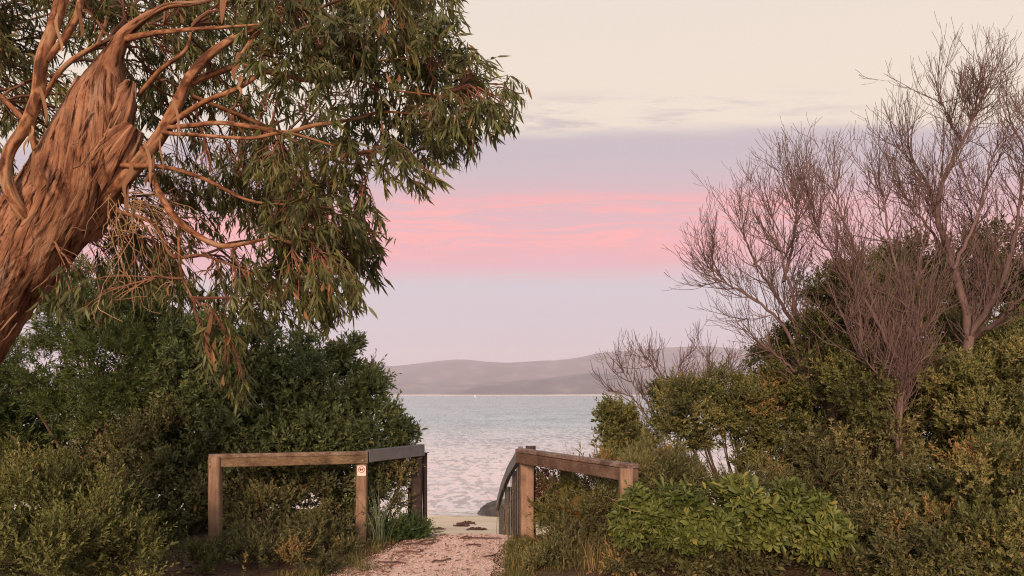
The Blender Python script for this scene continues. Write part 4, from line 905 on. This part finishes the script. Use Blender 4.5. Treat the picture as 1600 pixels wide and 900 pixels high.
shrub('brown_bush', 'thin brownish bush between the sign post and the dark stair post', 'shrub',
      [(600, 775, 9.1, 28, 45), (618, 745, 9.2, 22, 38), (590, 815, 8.9, 34, 24)], 'loose', 'heath_leaf', gb(600, 9.1), 9, .8, tone=.05, lscale=.8)
shrub('green_herb', 'small bright green leafy herb at the foot of the dark stair post', 'plant',
      [(622, 828, 8.85, 18, 9), (645, 834, 8.9, 12, 4)], 'heath', 'herb_leaf', gb(622, 8.85), 6, 2.0, lscale=1.0)
shrub('background_scrub', 'shadowy scrub far behind the gum trunk, seen through the fine-leaved bush', 'shrub',
      [(100, 650, 10.8, 120, 60), (230, 690, 10.8, 90, 60), (-40, 660, 10.8, 80, 70), (20, 740, 10.4, 110, 40), (200, 770, 10.2, 110, 40), (380, 740, 10.6, 110, 50)], 'loose', 'dark_leaf', gb(110, 10.8), 14, .7, tone=-.15, lscale=1.3)
shrub('background_scrub', 'shadowy scrub behind the golden-olive bushes and the forked bare stems', 'shrub',
      [(1225, 640, 10.4, 60, 60), (1320, 590, 10.6, 90, 110), (1430, 570, 10.6, 100, 120), (1550, 560, 10.6, 100, 140), (1400, 740, 10.2, 150, 70), (1270, 740, 10.2, 60, 50), (1550, 740, 10, 120, 90)], 'loose', 'olive_leaf', gb(1400, 10.5), 16, .75, tone=-.15, lscale=1.3)
# right of the path
shrub('cushion_bush', 'small dense upright bush beside the sea at the end of the brown rail', 'shrub',
      [(962, 680, 9.6, 30, 42), (952, 665, 9.6, 20, 24), (985, 700, 9.5, 24, 34), (990, 670, 9.7, 10, 22)], 'olive', 'olive_leaf', gb(965, 9.6), 9, 2.0, up=.6, tone=-.1)
shrub('olive_bush', 'olive bush with a see-through gap above the broad-leaved shrub', 'shrub',
      [(1110, 650, 9.0, 80, 45), (1190, 650, 8.9, 75, 60), (1060, 690, 9.1, 50, 34), (1225, 700, 8.7, 50, 55), (1130, 625, 9.2, 60, 40), (1040, 640, 9.3, 26, 38), (1180, 745, 8.6, 60, 24), (1020, 735, 9.0, 45, 30)], 'olive', 'olive_leaf', gb(1150, 8.9), 18, 1.25, tone=.05)
shrub('tall_scrub', 'tall dark olive bush below the bare branches with an upper lobe reaching over sky', 'shrub',
      [(1275, 565, 8.5, 36, 55), (1345, 610, 7.9, 40, 45), (1340, 470, 8.9, 55, 45), (1290, 448, 9.4, 48, 28), (1350, 440, 9.6, 60, 36), (1330, 500, 9.5, 85, 70), (1215, 570, 9.6, 48, 40), (1265, 540, 9.4, 50, 60), (1400, 460, 10, 80, 60), (1300, 620, 9.2, 90, 70), (1230, 600, 9.3, 60, 45)], 'olive', 'olive_leaf', gb(1320, 9.6), 20, 1.3, tone=-.06, stem_r=.03)
shrub('tall_scrub', 'grey-green leafy bush tops behind the tallest bare branches', 'shrub',
      [(1480, 430, 10.2, 90, 50), (1570, 420, 10.2, 70, 70), (1440, 410, 10.4, 60, 25), (1620, 480, 10, 60, 70)], 'loose', 'heath_leaf', gb(1500, 10.2), 16, .9, tone=-.1, stem_r=.03)
shrub('golden_shrub', 'large golden-olive bush under the fork of the tallest bare branches', 'shrub',
      [(1465, 585, 8.2, 44, 38), (1560, 590, 8.2, 50, 45), (1500, 622, 8.7, 110, 70), (1450, 540, 9.3, 80, 60), (1570, 540, 9.2, 70, 60), (1430, 680, 8.6, 80, 50), (1360, 640, 8.9, 60, 40), (1560, 680, 7.9, 90, 80), (1640, 600, 8.4, 70, 120)], 'olive', 'olive_leaf', gb(1520, 8.6), 20, 1.15, tone=.08, stem_r=.025)
shrub('scrub_bush', 'dense olive bush beside the right end of the broad-leaved shrub', 'shrub',
      [(1340, 720, 8.0, 80, 70), (1400, 790, 7.4, 90, 75), (1330, 850, 7.0, 80, 60), (1270, 720, 8.3, 50, 60), (1440, 880, 6.6, 90, 50)], 'olive', 'heath_leaf', gb(1370, 7.5), 18, 1.3, tone=.12)
shrub('scrub_bush', 'dense green-gold bush of small leaves with pale twigs, far from the fence', 'shrub',
      [(1530, 790, 7.0, 90, 80), (1490, 870, 6.5, 80, 60), (1590, 870, 6.4, 80, 80), (1630, 740, 7.2, 70, 90)], 'olive', 'olive_leaf', gb(1550, 6.9), 18, 1.4, tone=.08)
shrub('broad_leaved_shrub', 'bright green broad-leaved shrub spreading around the end post of the fence', 'shrub',
      [(1040, 795, 6.7, 60, 32), (1110, 795, 6.6, 66, 34), (1180, 800, 6.6, 70, 32), (1250, 812, 6.7, 52, 28), (995, 818, 6.6, 30, 18), (1100, 830, 6.5, 40, 18), (1275, 838, 6.5, 34, 22), (1200, 835, 6.6, 40, 16)], 'broad', 'lush_leaf', gb(1140, 6.8), 14, .5, stem_r=.011, tone=-.04, shoots=.05, parts=60)
shrub('grey_heath', 'grey-green rosemary-like bush at the foot of the right gate post', 'shrub',
      [(885, 835, 8.3, 36, 26), (915, 855, 7.7, 46, 34), (846, 866, 8.2, 26, 10), (945, 805, 7.9, 26, 52), (890, 885, 7.3, 56, 22)], 'heath', 'heath_leaf', gb(880, 8.1), 14, 1.9, up=.8, tone=.0, shoots=.3)
shrub('olive_bush', 'dark olive scrub under the sloping fence rail', 'shrub',
      [(880, 790, 8.9, 45, 40), (930, 765, 8.7, 50, 40), (955, 745, 8.8, 30, 25)], 'fine', 'olive_leaf', gb(910, 8.8), 12, 1.3, tone=.0)
shrub('russet_bush', 'small airy reddish bush just right of the gate post, against the sea', 'shrub',
      [(868, 752, 9.1, 22, 24), (893, 770, 9.0, 24, 20), (850, 778, 9.1, 14, 24)], 'loose', 'russet_leaf', gb(872, 9.1), 8, 1.0, lscale=.7)
shrub('shade_scrub', 'dark brown twiggy scrub in the shade under the broad-leaved shrub', 'shrub',
      [(1060, 880, 6.9, 70, 36), (1150, 880, 6.8, 80, 36), (1230, 885, 6.8, 60, 36), (1310, 893, 6.8, 50, 26), (1000, 893, 6.8, 40, 24)], 'loose', 'heath_leaf', gb(1140, 7.0), 40, 2.2, tone=-.06, stem_r=.006)
shrub('shade_scrub', 'dim green scrub in the shade behind the broad-leaved shrub', 'shrub',
      [(1060, 770, 7.9, 70, 40), (1180, 780, 7.8, 80, 40), (1040, 830, 7.6, 60, 50), (1200, 850, 7.4, 90, 50), (1280, 800, 7.6, 50, 60)], 'fine', 'heath_leaf', gb(1140, 7.7), 20, .9, tone=-.1)
shrub('grey_heath', 'pale grey-green bush behind the end post of the sloping rail', 'shrub',
      [(1030, 735, 8.2, 38, 30), (1000, 760, 8.0, 24, 36), (1060, 745, 8.4, 30, 20)], 'fine', 'heath_leaf', gb(1020, 8.1), 9, 1.5, up=.8, tone=.22)

# ------------------------------------------------------------------ bare dead shrubs
def bare(label, mains, base, n2, n3, n4, l2=.9, mat='bare_twig', lean=0.0, dd=0.0, up=.62, tip=.0022):
    """mains: polylines of (px, py, d) with start width px; three orders of twigs rise from them"""
    base = (base[0]*(base[1]+dd)/base[1], base[1]+dd); b = np.array([base[0], base[1], float(gz(base[0], base[1]))])
    root = thing('bare_shrub', label, 'dead shrub', tuple(b), 'leafless shrubs among the green')
    ac1 = Acc(); pool = []; prad = []
    for pts, w in mains:
        C = spline(np.array([b-(0, 0, .05)]*(pts[0] == 'base')+[P(p[0], p[1], p[2]+dd) for p in pts if p != 'base']), 26)
        C[1:-1] += rng.normal(0, .008, (24, 3)); dm = np.mean(C[:, 1]); r = .0040+(w*.62*dm/F/2-.0040)*np.linspace(1, 0, 26)**1.25
        tubes(ac1, C, r, 8, rng.random()); pool.append(C); prad.append(r)
    place(ac1.build('branch', M[mat], smooth=True), root)
    ac2 = Acc()
    def grow(pool, prad, n, ln, tmin, ang, K, rmax, s, tropism):
        C = np.empty((n, K, 3)); R = np.empty((n, K))
        for k in range(n):
            j = rng.choice(len(pool), p=wts) if len(pool) < 40 else rng.integers(len(pool)); c = pool[j]; i = int(rng.uniform(tmin, .97)*(len(c)-1)); i = min(i, len(c)-2)
            t = nz(c[i+1]-c[i]); side = nz(np.cross(t, rng.normal(0, 1, 3))); side[1] *= .7
            a = rng.uniform(*ang); d = nz(t*math.cos(a)+side*math.sin(a)); l = ln*rng.uniform(.5, 1.25)*(1.1-.45*i/len(c)); p = c[i].copy(); q = [p.copy()]; trp = tropism*rng.uniform(.1, 1.6)
            for m_ in range(K-1):
                d = nz(d+np.array([lean*.1, 0, trp/(K-1)*2])+rng.normal(0, .10, 3)); p = p+d*l/(K-1); q.append(p.copy())
            C[k] = q; r0 = min(prad[j][i]*.72, rmax); R[k] = np.linspace(r0, max(tip, r0*.35), K)
        tubes(ac2, C, R, s, rng.random(n)); return list(C), list(R)
    ln_ = np.array([np.linalg.norm(np.diff(c, axis=0), axis=1).sum() for c in pool]); wts = ln_/ln_.sum()
    p2_, r2_ = grow(pool, prad, int(n2*1.3), l2*1.2, .12, (.4, .95), 9, .0062, 4, up)
    p3_, r3_ = grow(p2_, r2_, int(n3*1.7), l2*.66, .12, (.4, .9), 7, .0044, 3, up*.75)
    grow(p3_+p2_, r3_+r2_, int(n4*1.7), l2*.36, .15, (.35, .85), 5, .0034, 3, up*.55)
    place(ac2.build('twigs', M[mat], kind='stuff'), root); return root
bare('leafless reddish shrub leaning out over the sea from the tall scrub', [
     (['base', (1300, 655, 9.3), (1262, 600, 9.3), (1250, 540, 9.3), (1235, 450, 9.3), (1215, 380, 9.35), (1195, 300, 9.4)], 24),
     ([(1258, 585, 9.3), (1225, 510, 9.2), (1180, 470, 9.2), (1135, 445, 9.2), (1108, 420, 9.2), (1098, 400, 9.2)], 10),
     ([(1245, 510, 9.3), (1200, 440, 9.4), (1170, 390, 9.5), (1150, 330, 9.5)], 10),
     ([(1225, 440, 9.3), (1240, 370, 9.5), (1245, 310, 9.6), (1240, 280, 9.6)], 9),
     ([(1262, 600, 9.3), (1220, 560, 9.1), (1180, 530, 9.0), (1150, 490, 9.0)], 8)], gb(1310, 9.3), 95, 420, 800, .60, dd=-.6)
bare('leafless reddish shrub with a forked pale trunk among the golden-olive bushes', [
     (['base', (1405, 670, 8.9), (1408, 610, 8.9), (1398, 560, 8.9), (1370, 480, 9.0), (1340, 400, 9.1), (1308, 310, 9.2), (1302, 250, 9.2)], 20),
     ([(1408, 612, 8.9), (1425, 560, 8.9), (1415, 480, 9.0), (1390, 380, 9.1), (1380, 310, 9.2), (1372, 270, 9.2)], 15),
     ([(1398, 560, 8.9), (1350, 470, 8.8), (1310, 420, 8.8), (1275, 350, 8.9), (1262, 290, 8.9)], 10),
     ([(1415, 480, 9.0), (1440, 400, 9.2), (1435, 310, 9.3)], 9),
     ([(1395, 610, 8.8), (1345, 555, 8.7), (1310, 480, 8.7)], 6), ([(1425, 560, 8.9), (1440, 500, 8.9), (1455, 440, 9)], 7)], gb(1408, 8.9), 150, 620, 1000, .60, dd=-.9)
bare('tallest leafless shrub, its thick stems forking low and rising highest against the sky', [
     (['base', (1512, 560, 9.4), (1512, 520, 9.4), (1500, 450, 9.4), (1475, 370, 9.4), (1465, 310, 9.4), (1490, 250, 9.4), (1515, 200, 9.4), (1532, 155, 9.4), (1540, 135, 9.4)], 30),
     ([(1514, 525, 9.4), (1545, 480, 9.3), (1575, 420, 9.3), (1590, 340, 9.3), (1600, 270, 9.3), (1625, 180, 9.3)], 20),
     ([(1518, 530, 9.4), (1560, 500, 9.2), (1600, 460, 9.1), (1660, 400, 9.1)], 18),
     ([(1475, 370, 9.4), (1450, 290, 9.5), (1422, 250, 9.5), (1402, 225, 9.5)], 10),
     ([(1500, 220, 9.4), (1478, 175, 9.5), (1462, 145, 9.5)], 8), ([(1490, 420, 9.3), (1530, 330, 9.2), (1550, 250, 9.2), (1580, 190, 9.2)], 10),
     ([(1485, 400, 9.5), (1430, 330, 9.6), (1400, 280, 9.6)], 9), ([(1545, 480, 9.3), (1530, 400, 9.5), (1510, 310, 9.5)], 9)], gb(1510, 9.4), 150, 620, 1000, .60, dd=-1.0)
bare('low leafless shrub with crooked reddish twigs behind the olive bush, against the hills', [
     (['base', (990, 715, 9.7), (1030, 685, 9.7), (1065, 650, 9.7), (1050, 600, 9.7), (1075, 550, 9.7)], 11),
     ([(1030, 685, 9.7), (1010, 650, 9.7), (985, 620, 9.7), (950, 610, 9.7)], 6), ([(1040, 670, 9.7), (1005, 620, 9.6), (980, 590, 9.6), (970, 570, 9.6)], 6),
     ([(1065, 650, 9.8), (1100, 600, 9.9), (1110, 550, 9.9)], 6), ([(1075, 655, 9.8), (1130, 600, 10), (1150, 550, 10)], 6), ([(1060, 620, 9.7), (1025, 580, 9.7), (1010, 555, 9.7)], 6)], gb(985, 9.7), 90, 300, 380, .42, up=.7)
bare('slim leafless branch tips rising beside the tallest bare shrub, mostly past its thick stems', [
     (['base', (1680, 520, 9.0), (1660, 400, 9.0), (1630, 280, 9.0), (1608, 200, 9.0), (1602, 150, 9.0)], 18),
     ([(1650, 360, 9.0), (1610, 260, 8.9), (1578, 180, 8.9), (1572, 140, 8.9)], 8)], gb(1690, 9.0), 50, 160, 220, .6)

# ------------------------------------------------------------------ tufts, ferns, litter
def blades(acc, base, h, n, spread, w, droop=.5, tint=None):
    b = np.asarray(base)+rng.normal(0, spread, (n, 3))*np.array([1, 1, 0]); th = rng.uniform(0, 6.28, n); hh = h*rng.uniform(.45, 1.1, n); out_ = rng.uniform(.1, droop, n)*hh
    K = 5; k = np.linspace(0, 1, K)[None, :, None]; o_ = np.stack([np.cos(th), np.sin(th), 0*th], -1)
    C = b[:, None, :]+o_[:, None, :]*out_[:, None, None]*k**1.8+np.array([0, 0, 1])*hh[:, None, None]*(k-.18*(out_/hh)[:, None, None]*k**3)
    s_ = np.stack([-np.sin(th), np.cos(th), 0*th], -1)[:, None, :]; wv = w*np.array([.7, 1, .9, .6, .08])[None, :, None]
    V = np.stack([C-s_*wv/2, C+s_*wv/2], 2).reshape(-1, 3); i = np.arange(n*K*2).reshape(n, K, 2)
    acc.add(V, None, np.stack([i[:, :-1, 0], i[:, :-1, 1], i[:, 1:, 1], i[:, 1:, 0]], -1).reshape(-1, 4), np.repeat(rng.random(n) if tint is None else np.full(n, tint), K*2))
def tussock(label, px, d, h, n, spread, w, mat, droop=.5, group=None):
    x, y = gb(px, d); z = float(gz(x, y)); o = thing('grass_tussock', label, 'grass', (x, y, z), group); ac = Acc(); blades(ac, (x, y, z-.01), h, n, spread, w, droop); place(ac.build('blades', M[mat], kind='stuff'), o)
    if n > 100:
        ac = Acc(); blades(ac, (x, y, z-.01), h*.4, n//2, spread, w, .9, .95); place(ac.build('dead_blades', M['dry_grass'], kind='stuff'), o)
tussock('pale grey-green sedge with long arching blades beside the sign post', 592, 8.6, .72, 50, .05, .008, 'sedge', .75)
tussock('thin sedge blades growing behind the level fence rail', 425, 8.7, .62, 30, .05, .007, 'sedge', .5)
tussock('tall dry golden sedge stalks behind the end post of the fence', 1033, 7.9, 1.12, 22, .035, .012, 'dry_grass', .22)
tussock('straw-coloured grass tuft at the foot of the fence end post', 940, 7.2, .36, 170, .15, .005, 'dry_grass', 1.2)
tussock('dry grass stems standing up behind the sloping rail against the sea', 905, 9.0, 1.2, 30, .18, .006, 'dry_grass', .35)
tussock('few thin grass stems leaning over the stair handrail', 792, 9.35, 1.0, 12, .05, .006, 'dry_grass', .8)
tussock('green grass tuft on the path edge near the grey-green bush', 815, 7.35, .17, 120, .09, .006, 'grass', .9)
tussock('short grass tuft on the path edge below the heath bush', 560, 7.3, .15, 120, .10, .006, 'grass', .9)
def fern(label, px, d, n, ln, mat, cat='fern', z0=0.0):
    x, y = gb(px, d); z = float(gz(x, y)); root = thing('bracken_fern', label, cat, (x, y, z))
    for f in range(n):
        th = rng.uniform(0, 6.28); l = ln*rng.uniform(.7, 1.15); k = np.linspace(0, 1, 12)[:, None]
        o_ = np.array([math.cos(th), math.sin(th)*.6, 0]); C = np.array([x, y, z+z0])+o_*l*.62*k**1.5+np.array([0, 0, 1])*l*(.95*k-.38*k**2.4)
        ac = Acc(); tubes(ac, C, np.linspace(.004, .001, 12), 4, .2); m_ = 46
        u = np.linspace(.25, 1, m_); pc = np.stack([np.interp(u, k[:, 0], C[:, j]) for j in range(3)], -1); tg = nz(np.gradient(pc, axis=0)); sd = nz(np.cross(tg, np.array([0, 0, 1.0])))
        for sg_ in (-1, 1):
            dd = nz(sd*sg_+tg*.45+rng.normal(0, .1, sd.shape)); L = l*.34*(1-u)**.8*np.minimum(1, (u-.2)*8)+.012
            leaves(ac, pc, dd, tg, L, L*.22+.004, 'lance', np.clip(rng.normal(.5, .25, m_), 0, 1))
        place(ac.build('frond', M[mat]), root)
fern('rusty orange bracken fern under the sloping fence rail', 915, 8.35, 9, .80, 'fern')
fern('dim green bracken fern behind the low heath, left of the fence posts', 262, 7.9, 8, .55, 'green_fern')
# grassy verge
ac = Acc()
for k in range(230):
    y = rng.uniform(6.3, 8.9); sgn = 1 if rng.random() < .62 else -1; x = float(path_c(y))+sgn*(float(path_hw(y))+abs(rng.normal(.05, .22))+(.0 if sgn > 0 else .05)); blades(ac, (x, y, float(gz(x, y))), rng.uniform(.04, .13), 16, .05, .005, 1.0, None)
for k in range(40):
    y = rng.uniform(6.4, 7.4); x = float(path_c(y))+rng.uniform(-.8, .9)*float(path_hw(y)); blades(ac, (x, y, float(path_z(x, y))), rng.uniform(.02, .05), 9, .04, .004, 1.1, .35)
tag(ac.build('verge_grass', M['grass'], kind='stuff'), 'short straggly grass along both edges of the path', 'grass')
# loose bark lying on the path
M['old_bark'] = m_twig('old_bark', (.11, .060, .054), (.24, .14, .12))
for k, (px, py, l, a_, lab) in enumerate(((655, 850, .34, .2, 'curled dark bark strip on the path below the stair post'), (668, 846, .26, .9, 'short dark bark piece lying across the curled strip'), (752, 842, .42, -.05, 'long dark bark strip along the stair edge'), (728, 841, .14, .3, 'small dark bark chip near the middle of the stair edge'),
        (740, 853, .16, .0, 'small flat bark chip on the bare middle of the path'), (765, 868, .14, .5, 'dark bark chip at the grass on the right path edge'), (640, 862, .28, .35, 'thin bark strip among the fallen leaves on the left of the path'), (690, 877, .22, .7, 'bent bark strip in the near middle of the path'), (612, 880, .3, -.4, 'reddish bark strip on the leaf litter by the heath bush'))):
    d = F*(CZ-.03)/(py-HY); x, y = gb(px, d); y = min(y, 9.05); z = float(path_z(x, y))+.012
    C = spline([(x-l/2*math.cos(a_), y-l/2*math.sin(a_), z), (x-l*.1+rng.normal(0, .02), y+rng.normal(0, .03), z+.012), (x+l*.2+rng.normal(0, .02), y+rng.normal(0, .03), z+.006), (x+l/2*math.cos(a_), y+l/2*math.sin(a_), z+.012)], 9)
    t = nz(np.gradient(C, axis=0)); s_ = nz(np.cross(t, np.array([0, 0, 1.0]))); w = rng.uniform(.012, .024)*np.array([.3, .8, 1, 1, 1, .9, .8, .6, .2])[:, None]
    V = np.concatenate([C-s_*w/2+(0, 0, .008), C+s_*w/2+(0, 0, .006), C-(0, 0, .006)]); i = np.arange(8)
    ac = Acc(); ac.add(V, None, np.concatenate([np.stack([i, i+1, i+10, i+9], -1), np.stack([i+9, i+10, i+19, i+18], -1), np.stack([i+18, i+19, i+1, i], -1)]), rng.random()*.4)
    tag(ac.build('bark_strip', M['old_bark'], origin=C[4]), lab, 'bark', 'bark pieces on the path')
